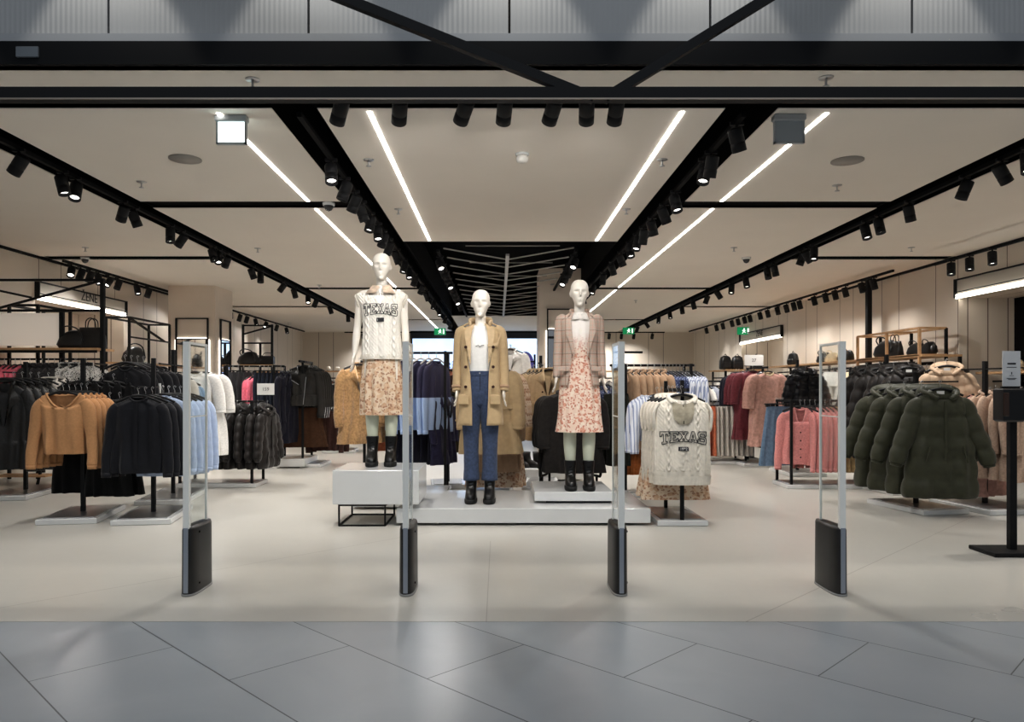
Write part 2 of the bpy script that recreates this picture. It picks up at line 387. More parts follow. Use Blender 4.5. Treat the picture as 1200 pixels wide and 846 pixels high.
# chevron trellis in the open ceiling
TRL = mat('trellis_metal', S(170,168,164), .5)
t = thing('ceiling_trellis', 'row of chevron metal tubes on a central spine under the open black ceiling', 'ceiling trellis', (.13, 10.3, 3.08))
MB().box(-.025, .025, .2, 9.2, -.03, .0).build('spine', mat('spine_grey', S(172,170,166), .5), t)
for k in range(13):
    y = k*.72; MB().tube([(-.88, y, .04), (0, y+.75, 0.015), (.9, y-.05, .04)], .011, 6, smooth=False).build('chevron_tube', TRL, t)
    if k % 2 == 0: MB().tube([(-.6, y+.45, .16), (.75, y+.45, .16)], .009, 6).build('cross_tube', TRL, t)

# lit box signs, speakers, sprinklers, detectors
for x, lab, on in ((-1.86, 'glowing white blank emergency sign hung from ceiling at left', 1), (2.02, 'unlit grey emergency sign hung from ceiling at right', 0)):
    t = thing('emergency_sign', lab, 'sign', (x, 5.24 if on else 5.22, 2.9))
    MB().bevbox(-.11, .11, -.03, .03, .155, .2, .006).build('housing', mat('sign_grey', S(176,180,182), .4), t)
    MB().box(-.105, .105, -.015, .015, 0, .012).box(-.105, -.093, -.015, .015, 0, .155).box(.093, .105, -.015, .015, 0, .155).build('frame', mat('sign_grey', None), t)
    MB().box(-.093, .093, -.008, .008, .012, .155).build('panel', mat('sign_glow', (1,1,1,1), .5, emit=((.8,1,.97,1), 2.6)) if on else mat('sign_dull', S(178,186,190), .3), t)
def cpt(px, py, z=ZC):
    y = 880*(z-1.2)/(455-py); return (px-584)*y/880, y
for px, py, lab in ((217,186,'left'), (993,188,'right')):
    x, y = cpt(px, py); tag(MB().lathe([(.13,-.008),(.13,0)], (x, y, ZC), 28).build('ceiling_speaker', mat('speaker_grey', S(160,155,148), .7)), f'round grey flush speaker in the ceiling at {lab}', 'speaker')
spr = [(166,213,'beside the left outer trough'),(432,187,'left of the inner left strip light, nearest'),(467,245,'left of the inner left strip light, farther'),(776,187,'right of the inner right strip light, nearest'),(734,245,'right of the inner right strip light, farther'),(981,217,'below the round speaker at right'),(296,93,'before the truss at left'),(968,91,'before the truss at right'),(302,291,'left bay beyond the first black band'),(100,290,'far left bay above the wall fixture'),(374,334,'left bay before the second black band'),(860,290,'right bay beyond the first black band'),(745,352,'right bay beyond the second band'),(1068,290,'far right bay near the doorway')]
for px, py, lab in spr:
    x, y = cpt(px, py); t = thing('sprinkler', f'small ceiling sprinkler {lab}', 'sprinkler', (x, y, ZC))
    MB().lathe([(.042,-.006),(.045,0)], n=14).build('rosette', STEEL, t); MB().tube([(0,0,0),(0,0,-.05)], .008, 6).lathe([(.022,-.052),(.022,-.056)], n=10).build('nozzle', STEEL, t)
for px, py, lab in ((612,180,'in the middle of the central ceiling'), (339,378,'in the far left bay')):
    x, y = cpt(px, py); t = thing('smoke_detector', f'white smoke detector {lab}', 'smoke detector', (x, y, ZC))
    MB().lathe([(.04,-.015),(.055,-.012),(.055,0)], n=20).build('base', WHT, t); MB().lathe([(.02,-.075),(.045,-.065),(.05,-.04),(.04,-.015)], n=20).build('head', mat('detector_white', S(205,202,196), .5), t)
for x, y, lab in ((-1.74, 7.7, 'beside the left inner trough'), (-6.0, 10.9, 'above the left wall fixture'), (3.6, 10.9, 'in the right bay')):
    t = thing('security_camera', f'small white dome camera on ceiling {lab}', 'camera', (x, y, ZC))
    MB().lathe([(.06,-.03),(.065,0)], n=18).build('base', WHT, t); MB().lathe([(.005,-.085),(.03,-.075),(.045,-.05),(.048,-.03)], n=18).build('dome', mat('dome_dark', S(60,60,62), .1), t)
# green exit signs far inside
for x, y, z, lab in ((-1.75, 22.5, 2.8, 'left of the big screen'), (3.9, 22.5, 2.82, 'near the right end of the back wall'), (6.5, 19.9, 2.62, 'on the right wall near the lit sign')):
    t = thing('exit_sign', f'small green exit sign {lab}', 'sign', (x, y, z))
    MB().box(-.17, .17, -.02, .02, 0, .2).build('panel', mat('exit_green', S(20,150,95), .5, emit=(S(20,190,120), .3)), t)
    f = MB().box(-.02, .02, -.026, -.02, .08, .13).box(-.05, .05, -.026, -.02, .105, .118).lathe([(.018,-.018),(.018,.018)], (.01, -.022, .15), 8)
    f.bar((0,-.023,.09), (-.045,-.023,.03), .015).bar((0,-.023,.09), (.045,-.023,.05), .015).box(.09, .13, -.026, -.02, .03, .17)
    f.build('running_figure', mat('sign_white', (1,1,1,1), .5, emit=((1,1,1,1), 1)), t)

# lit wall signs
def wall_sign(label, X, sgn, y0, y1, z0, z1, txt, mid):
    t = thing('category_sign', label, 'sign', (X, (y0+y1)/2, z0)); L = (y1-y0)/2; h = z1-z0
    xs = lambda a, b: sorted((-sgn*a, -sgn*b))
    MB().box(*xs(.0,.03), -L, L, .03, h).build('board', mat('sign_board', S(196,190,180), .6), t)
    f = MB()
    for yy in (-L, L): f.box(*xs(.0,.07), yy-.012, yy+.012, -.02, h)
    f.box(*xs(.04,.06), -L, L, h-.02, h).box(*xs(.05,.065), -L, L, .055, .067); f.build('frame', BLK, t)
    MB().box(*xs(.03,.05), -L, L, -.03, .03).build('light_strip', mat('sign_led', (1,1,1,1), .5, emit=((1,.94,.84,1), 7)), t)
    M = Matrix.Translation((-sgn*.036, mid, .1)) @ Matrix.Rotation(-sgn*PI/2, 4, 'Z') @ FACE
    text_mb(txt, .2, M).build('lettering', INK, t)
wall_sign('long backlit sign above the left wall opening, reading ŽENE', XL, -1, 10.76, 13.3, 2.5, 2.74, 'ŽENE', .1)
wall_sign('long backlit blank sign board above the right dark doorway', XR, 1, 8.0, 10.83, 2.52, 2.77, ' ', 0)
wall_sign('backlit sign on the far right wall, reading ŽENE', XR, 1, 17.5, 20.5, 2.42, 2.68, 'ŽENE', 0)
# big screen at the back
n = N('screen_picture'); g = n.xyz('Object')
sky = n.ramp(n.math('DIVIDE', g[2], 2.0), [(0, S(214,224,238)), (.35, S(190,212,236)), (1, S(150,186,226))])
nz = n.node('ShaderNodeTexNoise', Scale=1.4, Detail=5); n.link(n.tc.outputs['Object'], nz.inputs['Vector'])
sky = n.mix(n.math('MULTIPLY', nz.outputs['Fac'], .45), sky, S(226,230,238))
# curved tower block with a grid facade
hill = n.math('SUBTRACT', 1.25, n.math('MULTIPLY', n.math('POWER', n.math('ADD', g[0], .55), 2.0), .9)); inb = n.math('LESS_THAN', g[2], hill)
gx = n.math('LESS_THAN', n.math('FRACT', n.math('MULTIPLY', g[0], 9.0)), .5); gz = n.math('LESS_THAN', n.math('FRACT', n.math('ADD', n.math('MULTIPLY', g[2], 9.0), n.math('MULTIPLY', g[0], 2.0))), .45)
bl = n.mix(n.math('MULTIPLY', gx, gz), S(165,180,215), S(95,120,175))
pic = n.mix(n.math('MULTIPLY', inb, n.math('LESS_THAN', g[0], 0.2)), sky, bl)
blob = n.math('LESS_THAN', n.math('ADD', n.math('POWER', n.math('DIVIDE', n.math('SUBTRACT', g[0], 1.65), .28), 2.0), n.math('POWER', n.math('DIVIDE', n.math('SUBTRACT', g[2], 1.1), .42), 2.0)), 1.0)
pic = n.mix(blob, pic, S(50,46,90))
n.b.inputs['Base Color'].default_value = (0,0,0,1); n.link(pic, n.b.inputs['Emission Color']); n.b.inputs['Emission Strength'].default_value = 2.1; n.b.inputs['Roughness'].default_value = .3
t = thing('video_screen', 'large wide screen on the back wall showing blue sky and pale towers', 'screen', (-.75, 24.95, .9))
MB().box(-2.1, 2.1, -.01, 0, 0, 1.95).build('display', n.m, t); MB().box(-2.16, 2.16, 0, .08, -.05, 2.2).box(-2.16, 2.16, -.06, 0, 1.95, 2.2).build('surround', mat('screen_frame', S(20,24,36), .5), t)
# ============================================================ GARMENTS
# patterned fabrics
def floral(name, base, c1, c2, c3, scale=16):
    n = N(name)
    wv = n.node('ShaderNodeTexNoise', Scale=9, Detail=2); n.link(n.tc.outputs['Object'], wv.inputs['Vector'])
    ad = n.nt.nodes.new('ShaderNodeMix'); ad.data_type = 'VECTOR'; ad.inputs[0].default_value = .06; n.link(n.tc.outputs['Object'], ad.inputs[4]); n.link(wv.outputs['Color'], ad.inputs[5])
    col = base
    for k, (c, s, th) in enumerate(((c1, scale, .38), (c2, scale*1.5, .42), (c3, scale*2.3, .36))):
        v = n.node('ShaderNodeTexVoronoi', Scale=s); mp = n.nt.nodes.new('ShaderNodeMapping'); mp.inputs['Location'].default_value = (k*.37, k*.71, k*.13)
        n.link(ad.outputs[1], mp.inputs[0]); n.link(mp.outputs[0], v.inputs['Vector'])
        col = n.mix(n.math('MULTIPLY', n.math('LESS_THAN', v.outputs['Distance'], th), .8), col, c)
    n.link(col, n.b.inputs['Base Color']); n.b.inputs['Roughness'].default_value = .8
    return n.m
FLOR = floral('floral_rust', S(218,198,174), S(190,148,116), S(206,174,144), S(152,106,80))
FLOR2 = floral('floral_peach', S(236,210,188), S(214,156,126), S(240,224,204), S(198,104,80), 18)
FLOR3 = floral('floral_navy', S(52,62,96), S(90,104,146), S(36,42,70), S(150,160,190), 20)
def stripes(name, c1, c2, axis, f, duty=.5):
    n = N(name); g = n.xyz(); n.link(n.mix(n.math('LESS_THAN', n.math('FRACT', n.math('MULTIPLY', g[axis], f)), duty), c1, c2), n.b.inputs['Base Color']); n.b.inputs['Roughness'].default_value = .85; return n.m
STRW = stripes('white_stripe', S(225,228,236), S(150,160,190), 0, 38, .35)
def zblock(name, c_top, c_bot, z):
    n = N(name); g = n.xyz(); n.link(n.mix(n.math('LESS_THAN', g[2], z), c_top, c_bot), n.b.inputs['Base Color']); n.b.inputs['Roughness'].default_value = .75
    nz = n.node('ShaderNodeTexNoise', Scale=22); n.link(n.tc.outputs['Object'], nz.inputs['Vector']); bp = n.node('ShaderNodeBump', Strength=.5, Distance=.012); n.link(nz.outputs['Fac'], bp.inputs['Height']); n.link(bp.outputs['Normal'], n.b.inputs['Normal']); return n.m
def dots(name, c1, c2, s):
    n = N(name); v = n.node('ShaderNodeTexVoronoi', Scale=s); n.link(n.tc.outputs['Object'], v.inputs['Vector']); n.link(n.mix(n.math('LESS_THAN', v.outputs['Distance'], .36), c1, c2), n.b.inputs['Base Color']); n.b.inputs['Roughness'].default_value = .9; return n.m
TWEED = dots('tweed', S(200,198,194), S(20,20,22), 60)
def check(name):
    n = N(name); g = n.xyz(); nz = n.node('ShaderNodeTexNoise', Scale=160, Detail=2); n.link(n.tc.outputs['Object'], nz.inputs['Vector'])
    base = n.mix(nz.outputs['Fac'], S(170,154,140), S(206,190,177))
    for ax, f in ((0, 28), (2, 28)): base = n.mix(n.math('MULTIPLY', n.math('LESS_THAN', n.math('FRACT', n.math('MULTIPLY', g[ax], f)), .2), .35), base, S(214,160,142))
    for ax, f in ((0, 9.3), (2, 9.3)): base = n.mix(n.math('MULTIPLY', n.math('LESS_THAN', n.math('FRACT', n.math('ADD', n.math('MULTIPLY', g[ax], f), .3)), .07), .5), base, S(120,100,88))
    n.link(base, n.b.inputs['Base Color']); n.b.inputs['Roughness'].default_value = .85; return n.m
CHECK = check('pink_check')
F = dict(
 camel=fab('camel_knit', (190,143,100), .9, .1, .3, 60), black=fab('black_cloth', (19,19,23), .8, .3), jetblack=fab('black_dress_cloth', (8,8,9), .9, .2, .3), ink=fab('ink_blouse', (17,18,25), .6),
 ltblue=fab('light_blue_cotton', (178,192,216), .85, .1), grey=fab('grey_cloth', (190,184,176), .85, .1), dkgrey=fab('charcoal_cloth', (52,50,52)), char=fab('dark_coat_wool', (48,45,44)),
 white=fab('white_cotton', (232,228,222), .8, .12), cream=fab('cream_cotton', (228,210,178)), ecru=fab('ecru_knit', (226,219,206), .9, .1, .3),
 puffblk=fab('black_nylon', (34,30,28), .42, .25, .8, 30), puffgreen=fab('olive_nylon', (58,59,44), .55, .2, .7, 18), puffbeige=fab('beige_nylon', (196,170,144), .6, .15, .6, 18), puffshine=fab('glossy_black_nylon', (20,20,26), .25, .3, .8, 25),
 leather=mat('black_leather', S(26,25,24), .38, 0, (12,.3), (40,.5,.01)), biker=mat('biker_suede', S(34,31,27), .62, 0, (12,.3), (40,.5,.01)), brown=fab('brown_suede', (72,46,28)), dkbrown=fab('dark_brown_knit', (62,38,32)),
 terracotta=fab('terracotta_knit', (188,108,78)), peach=fab('peach_knit', (200,134,108)), teddy=fab('teddy_fleece', (180,142,98), .95, .35, 1.0, 45, .5),
 navy=fab('navy_cloth', (48,46,72)), dknavy=fab('dark_navy_cloth', (28,28,42)), olive=fab('olive_wool', (80,72,52)), trench=fab('trench_cotton', (188,164,128), .8, .08, .3), trench2=fab('sand_cotton', (182,152,124), .8, .1), trench3=fab('beige_cotton', (196,172,138), .8, .1),
 jean=fab('denim', (66,78,104), .85, .3, .4, 40), ltjean=fab('light_denim', (112,136,160), .85, .25, .4, 30), dkjean=fab('dark_denim', (38,44,58), .85, .25, .4, 40),
 pink=fab('coral_pink_knit', (206,136,132), .95, .2, 1.0, 60, .4), rose=fab('dusty_rose_knit', (196,154,142)), wine=fab('burgundy_velvet', (112,50,58), .7), khaki=fab('khaki_cotton', (186,160,118)), dkgreen=fab('dark_green_cotton', (38,40,32)),
 sandk=fab('sand_knit', (188,162,142), .95, .2, .9, 50), hotpink=fab('pink_cotton', (236,120,140)), rust=fab('rust_cotton', (176,104,54)), lace=fab('white_lace', (230,227,222), .9, .15, .6, 60), red=fab('red_cotton', (170,40,50)))
F['bomber'] = zblock('navy_blue_block', S(50,48,76), S(168,190,226), -.42)
F['floral'] = FLOR; F['floral2'] = FLOR2; F['floral3'] = FLOR3; F['stripe'] = STRW; F['tweed'] = TWEED

def shell(prof, drop=(0, 0), n=56, k=5, fold=.0, freq=7, seed=0, puff=None, e=.75, a0=0, a1=2*PI, pleat=None, cy=0, gapf=None):
    """loft along z: prof rows (z, halfwidth, halfthickness[, dx]); folds grow towards the hem"""
    r = random.Random(seed); ph = [r.uniform(0, 6.28) for _ in range(6)]
    rows = sub([p if len(p) == 4 else (*p, 0) for p in prof], k); z0, z1 = rows[0][0], rows[-1][0]
    full = gapf is None and abs(a1-a0-2*PI) < 1e-6; rings = []
    for z, hw, ht, dx in rows:
        v = (z-z0)/(z1-z0); ring = []; b = 0
        if puff: b = puff[1]*abs(math.sin(PI*(z-puff[2])/puff[0]))**.5
        g0, g1 = (a0, a1) if gapf is None else gapf(v)
        for i in range(n):
            a = g0+(g1-g0)*(i/n if full else i/(n-1)); c, s = math.cos(a), math.sin(a)
            x = (hw+b*.6)*sg(c, e); y = (ht+b)*sg(s, e)
            if fold:
                am = fold*(.25+v**1.1); q = math.sin(freq*x/hw*1.5+ph[0]+1.3*math.sin(z*4+ph[1]))+.6*math.sin(freq*1.9*x/hw+ph[2]-z*5)+.5*math.sin(z*9+x*14+ph[3])
                q += 1.6*noise.noise(Vector((x*8+ph[0], z*4.5, 3 if s > 0 else 0)))
                y += am*q*(1 if s < 0 else -1)*abs(s)**.4+am*.6*math.sin(3*x/hw+ph[4]); x += am*.5*math.sin(z*7+ph[5])
            if pleat: 
                m = 1+pleat[1]*(.25+v)*math.sin(a*pleat[0]); x *= m; y *= m
            zz = z
            if v < .22 and hw > 0:
                d = drop[0] if s < 0 else drop[1]; zz -= d*(1-(c*c))*(1-v/.22)
            ring.append((x+dx, y+cy, zz))
        rings.append(ring)
    mb = MB(); mb.loft(rings, False, False, full); mb.rings = rings; return mb
def sleeve_mb(pts, r, ry, seed=0, wr=.004, puff=None, n=18, k=5):
    rows = sub([(*p, a, b) for p, a, b in zip(pts, r, ry)], k); rr = random.Random(seed); p1, p2 = rr.uniform(0, 6), rr.uniform(0, 6)
    P = [q[:3] for q in rows]; L = [0]
    for i in range(1, len(P)): L.append(L[-1]+(Vector(P[i])-Vector(P[i-1])).length)
    R = []; RY = []
    for i, q in enumerate(rows):
        w = wr*.6*(noise.noise(Vector((L[i]*9+p1, p2, 0)))*2+.5*math.sin(L[i]*38+p1)); b = puff[1]*abs(math.sin(PI*L[i]/puff[0]))**.6 if puff else 0
        R.append(max(.006, q[3]+w+b)); RY.append(max(.005, q[4]+w*.7+b))
    return MB().tube(P, R, n, RY, True, up=(0, 1, 0))
def hanger(parent_label, group, white=False): pass
HG = {}
def hanger_at(x, y, z, rz, label, group, white=False, clip=False):
    key = (white, clip)
    if key not in HG:
        t = thing('coat_hanger', '', 'hanger'); m = HANGW if white else HANG
        MB().tube([(.0,0,-.006),(.012,0,.006),(0,0,.014),(-.012,0,.004),(-.008,0,-.012),(0,0,-.03),(0,0,-.062)], .0028, 6).build('hook', STEEL, t)
        if clip:
            MB().tube([(-.17,0,-.066),(.17,0,-.066)], .007, 8).build('bar', m, t)
            for s in (-1, 1): MB().box(s*.14-.012, s*.14+.012, -.012, .012, -.1, -.058).build('clip', m, t)
        else: MB().tube(sub([(-.2,0,-.128),(-.12,0,-.092),(0,0,-.062),(.12,0,-.092),(.2,0,-.128)], 3), .011, 8, .007).build('shoulders', m, t)
        HG[key] = [t, True]
    h = HG[key]; t = h[0] if h[1] else dup(h[0]); h[1] = False
    for w_ in ('the ', 'black ', 'and ', 'of ', 'from '):
        if len(label.split()) > 16: label = label.replace(w_, '', 2)
    t.location = (x, y, z); t.rotation_euler = (0, 0, rz); tag(t, label, 'hanger', group); return t

# every garment: hook point at z=0, front towards -Y
def G(kind, m, seed=0, m2=None):
    t = thing({'tee':'t_shirt','coat':'long_coat','puffer':'puffer_jacket','longpuffer':'puffer_coat','biker':'biker_jacket','teddy':'teddy_coat','trench':'trench_coat','bomber':'colour_block_jacket','vest':'knit_vest','jacket':'jacket'}.get(kind, kind), '', kind)
    m2 = m2 or m
    def sl(p, r, ry, nm='sleeve', mm=None, cuff=None, **k):
        for s in (-1, 1):
            o = sleeve_mb([(s*a, b, c) for a, b, c in p], r, ry, seed*3+s, **k).build(nm, mm or m, t)
            if cuff:
                a, b, c = p[-1]; d = (Vector(p[-1])-Vector(p[-2])).normalized()
                q = Vector((s*a, b, c)); dd = Vector((s*d.x, d.y, d.z)); MB().tube([q-dd*.005, q+dd*cuff], [r[-1]*1.02, r[-1]*.92], 16, [ry[-1]*1.02, ry[-1]*.92], up=(0,1,0)).build('cuff', mm or m, o)
    if kind in ('sweater', 'blouse', 'cardigan', 'tee', 'bomber', 'shirt'):
        hem = {'tee':-.62,'shirt':-.78,'blouse':-.72,'bomber':-.72,'sweater':-.62}.get(kind, -.69)
        drop = {'sweater':(.13,.02),'cardigan':(.2,.02),'tee':(.05,.01)}.get(kind, (.03,0))
        w = .03 if kind == 'cardigan' else 0
        nk = .14 if kind == 'sweater' else .07
        tw = -.03 if kind == 'sweater' else 0
        b = shell([(-.088,nk,.03),(-.104,min(nk+.045,.175),.035),(-.14,.192,.042),(-.2,.2+w,.05),(-.38,.205+w+tw,.052),(hem+.08,.215+w+tw*1.6,.056),(hem,.21+w+tw*1.6,.05)], drop, fold=.016, seed=seed)
        b.build('body', m, t)
        sp = [(.16,0,-.15),(.2,0,-.215),(.228,-.005,-.4),(.25,-.02,-.6),(.252,-.03,-.72)]
        if kind == 'tee': sl(sp[:2]+[(.27,0,-.34)], [.05,.068,.075], [.04,.045,.045])
        else: sl(sp, [.045,.06,.052,.045,.042], [.034,.04,.036,.033,.032], cuff=.035, mm=m2 if kind == 'bomber' else None, wr=.005)
        nr = [(nk*1.0*math.cos(a), .03*math.sin(a)-.001, -.083-(drop[0] if math.sin(a) < 0 else drop[1])*(1-math.cos(a)**2)) for a in [2*PI*k/28 for k in range(29)]]
        MB().tube(nr, .009 if kind != 'cardigan' else .014, 6, cap=False).build('neckband', m2 if kind=='bomber' else m, t)
        if kind in ('shirt', 'blouse'):
            MB().box(-.014, .014, -.071, -.062, hem+.04, -.12).build('placket', m, t)
        if kind == 'cardigan':
            for z in (-.34,-.43,-.52,-.61): MB().lathe([(.009,-.004),(.009,.004)], n=8).build('button', F['dkbrown'], t).matrix_local = Matrix.Translation((0,-.085,z)) @ FACE
    elif kind in ('puffer', 'longpuffer'):
        lg = kind == 'longpuffer'; hem = -1.08 if lg else -.8; p = .19 if lg else .13; wd = .015 if lg else .0; tk = .075 if lg else .06
        b = shell([(-.075,.075,.045),(-.11,.125,.055),(-.165,.18,.06),(-.26,.2,tk-.005),(-.5,.215+wd,tk),(hem+.1,.25+wd*2.5,tk+.015),(hem,.25+wd*2.5,tk)], (.04,0), fold=.012, seed=seed, puff=(p,.027 if lg else .022,hem), k=14)
        b.build('body', m, t)
        sl([(.14,0,-.175),(.195,0,-.25),(.245+wd,-.01,-.44),(.285+wd*3,-.025,-.62),(.305+wd*4,-.035,-.76 if lg else -.68)], [.05,.07,.068,.062,.05], [.045,.055,.054,.05,.044], puff=(p*.85,.015), cuff=.025, k=11)
        # hood lying back, and the stand collar
        MB().tube(sub([(-.05,-.075,-.16),(-.1,-.04,-.125),(-.125,.02,-.095),(-.085,.075,-.065),(0,.09,-.055),(.085,.075,-.065),(.125,.02,-.095),(.1,-.04,-.125),(.05,-.075,-.16)], 5), [.022+.006*math.sin(i*1.9) for i in range(41)], 12, [.034+.01*math.sin(PI*i/40) for i in range(41)]).build('collar', m, t)
        MB().loft([[(a*math.cos(2*PI*k/24)*(1+.08*math.sin(k*3)), .075+b*math.sin(2*PI*k/24), z) for k in range(24)] for a, b, z in ((.05,.02,-.035),(.11,.05,-.03),(.15,.075,-.075),(.16,.085,-.15),(.13,.07,-.25),(.05,.03,-.3))], True, True).build('hood', m, t)
        MB().box(-.011, .011, -tk-.032, -tk-.01, hem+.03, -.18).build('placket', m, t)
        MB().box(-.03,.03,-.005,0,-.115,-.085).build('neck_label', CARD, t)
        for s in (-1, 1): MB().bar((s*.13,-tk-.045,-.6), (s*.16,-tk-.045,-.74), .012, .012).build('pocket', m, t)
    elif kind in ('coat', 'trench', 'teddy', 'jacket', 'biker'):
        hem = {'coat':-1.02,'trench':-1.0,'teddy':-.92,'jacket':-.72,'biker':-.58}[kind]; fl = {'trench':.07,'coat':.05,'teddy':.05}.get(kind, .02); th = .085 if kind == 'teddy' else .065
        b = shell([(-.08,.07,.035),(-.105,.13,.042),(-.145,.195,.05),(-.22,.205,th-.012),(-.48,.195 if kind == 'trench' else .205,th-.012),(hem*.75,.215+fl*.6,th-.004),(hem,.22+fl,th)], (.07,0), fold=.015 if kind != 'teddy' else .016, seed=seed)
        if kind == 'teddy':
            for i, v in enumerate(b.v):
                q = noise.noise(Vector(v)*42)*.02; w_ = Vector((v[0], v[1]*3, 0)).normalized(); b.v[i] = (v[0]+w_.x*q, v[1]+w_.y*q, v[2])
        b.build('body', m, t)
        slp = [(.165,0,-.145),(.21,0,-.21),(.24,0,-.42),(.252,-.02,-.6),(.248,-.03,-.71)]
        sl(slp, [.05,.066,.062,.056,.054], [.04,.046,.044,.041,.04], wr=.012 if kind == 'teddy' else .006, cuff=.03)
        for s in (-1, 1):                                            # lapels
            yy = -th-.012
            MB().loft([[(s*.06,-.045,-.075),(s*.15,yy+.01,-.2),(s*.075,yy,-.26),(s*.012,yy-.004,-.40)],[(s*.065,-.03,-.07),(s*.14,yy+.02,-.2),(s*.07,yy+.012,-.26),(s*.012,yy+.01,-.40)]], True, True).build('lapel', m, t)
        MB().tube(sub([(-.075,-.04,-.1),(-.08,.02,-.065),(0,.05,-.055),(.08,.02,-.065),(.075,-.04,-.1)], 4), .022, 8, .012).build('collar', m, t)
        if kind == 'trench':
            MB().loft([[((.235)*sg(math.cos(a),.75), (th+.022)*sg(math.sin(a),.75), z) for a in [2*PI*k/40 for k in range(40)]] for z in (-.52,-.47)]).build('belt', m, t)
            for s in (-1, 1):
                for z in (-.36,-.45,-.6,-.72): MB().lathe([(.012,-.004),(.012,.004)], n=8).build('button', F['dkbrown'], t).matrix_local = Matrix.Translation((s*.065,-th-.022,z)) @ FACE
                a_ = MB().tube([(s*.312,-.03,-.64),(s*.19,-.05,-.64)], .01, 6, .006).build('cuff_strap', m, t)
                MB().box(*sorted((s*.12,s*.16)), -th-.026, -th-.01, -.68, -.58).build('pocket_flap', m, t)
        if kind == 'biker':
            MB().bar((.01,-th-.022,-.56), (.05,-th-.03,-.2), .008, .008).build('zip', STEEL, t); MB().bar((-.15,-th-.016,-.24), (-.05,-th-.02,-.3), .007, .007).build('chest_zip', STEEL, t)
            for s in (-1, 1): MB().bar((s*.3,-.05,-.74), (s*.315,-.03,-.6), .006, .006).build('cuff_zip', STEEL, t)
    elif kind == 'dress':
        b = shell([(-.085,.075,.03),(-.1,.12,.04),(-.135,.19,.055),(-.22,.205,.06),(-.45,.19,.06),(-.75,.24,.07),(-1.12,.27,.075),(-1.2,.275,.075)], (.04,0), fold=.016, seed=seed, freq=9)
        b.build('body', m, t); sl([(.16,0,-.14),(.225,0,-.21),(.27,0,-.42),(.285,-.01,-.6)], [.05,.068,.066,.062], [.04,.046,.044,.04], cuff=.03)
        MB().tube([(.075*math.cos(a), .03*math.sin(a), -.083-(.04 if math.sin(a) < 0 else 0)*(1-math.cos(a)**2)) for a in [2*PI*k/24 for k in range(25)]], .011, 6, cap=False).build('collar', m2, t)
    elif kind == 'slip':                                             # sleeveless long black dress
        shell([(-.07,.15,.03),(-.12,.17,.04),(-.3,.175,.05),(-.5,.17,.05),(-.8,.22,.06),(-1.12,.25,.065)], (.06,.02), fold=.016, seed=seed, freq=10).build('body', m, t)
        for s in (-1, 1): MB().tube([(s*.13,0,-.1),(s*.1,0,-.06),(s*.12,0,-.03)], .008, 6).build('strap', m, t)
    elif kind in ('skirt', 'minidress'):
        L = -.72
        shell([(-.1,.17,.025),(-.13,.175,.03),(-.3,.21,.045),(L,.27,.06)], (0,0), fold=.008, seed=seed, pleat=(16,.05), e=.9, n=96).build('body', m, t)
        shell([(-.085,.168,.026),(-.13,.174,.031)], n=32, k=1).build('waistband', m, t)
    elif kind == 'trousers':
        shell([(-.1,.175,.025),(-.13,.18,.03),(-.25,.2,.045),(-.36,.2,.048)], fold=.004, seed=seed).build('hip', m, t)
        for s in (-1, 1): sleeve_mb([(s*.1,0,-.26),(s*.105,0,-.5),(s*.11,0,-.8),(s*.115,0,-1.0)], [.098,.095,.095,.105], [.042,.042,.04,.038], seed+s, .004).build('leg', m, t)
        shell([(-.085,.173,.027),(-.13,.18,.032)], n=32, k=1).build('waistband', m, t)
    elif kind == 'vest':
        b = shell([(-.085,.1,.05),(-.11,.15,.06),(-.145,.215,.065),(-.2,.235,.075),(-.45,.245,.08),(-.72,.25,.08),(-.8,.235,.075)], (.03,0), n=220, k=28, fold=.006, seed=seed)
        cable(b, -.18, -.72); bo = b.build('body', m, t); t['_front'] = 1
        ribs = MB()
        for s in (-1, 1):
            MB().tube(sub([(s*.2,-.045,-.135),(s*.245,-.05,-.22),(s*.24,-.03,-.36),(s*.235,.03,-.36),(s*.24,.05,-.22),(s*.2,.045,-.135)], 5), .014, 8).build('armhole_rib', m, t)
        shell([(-.76,.252,.09),(-.84,.24,.082)], n=200, k=5, pleat=(50,.012)).build('hem_rib', m, t)
        MB().tube(sub([(-.085,-.066,-.135),(-.115,-.03,-.1),(-.1,.03,-.075),(0,.06,-.066),(.1,.03,-.075),(.115,-.03,-.1),(.085,-.066,-.135)], 4), .02, 10, .017).build('collar', m, t)
        # front opening with zip, then the varsity lettering
        MB().loft([[(-.095,-.066,-.125),(0,-.076,-.15),(.095,-.066,-.125)],[(-.092,-.09,-.2),(0,-.1,-.2),(.092,-.09,-.2)],[(-.078,-.094,-.27),(0,-.104,-.27),(.078,-.094,-.27)],[(-.04,-.097,-.315),(0,-.104,-.315),(.04,-.097,-.315)]], closed=False).build('neck_lining', fab('neck_lining_knit', (166,158,140)), t)
        MB().bar((0,-.106,-.315), (0,-.08,-.15), .006, .004).build('zip', BLKM, t)
        lettering(bo, t, -.44, .40, .115, .05)
    return t
def cable(b, ztop, zbot):
    for i, (x, y, z) in enumerate(b.v):
        if not (zbot < z < ztop+.06): continue
        u = x/.0625; k = math.floor(u+.5); d = u-k; s = 1 if y < 0 else -1
        if k % 2 == 0: h = .012*(math.exp(-((d-.26*math.sin(z*44))/.13)**2)+math.exp(-((d+.26*math.sin(z*44))/.13)**2))
        else: h = .007*abs(math.sin(z*95+d*7))*(1-abs(d)*1.3)+(.007 if abs(abs(d)-.47) < .06 else 0)
        f = abs(y)/.09; b.v[i] = (x, y-s*h*min(1, f*1.3), z)
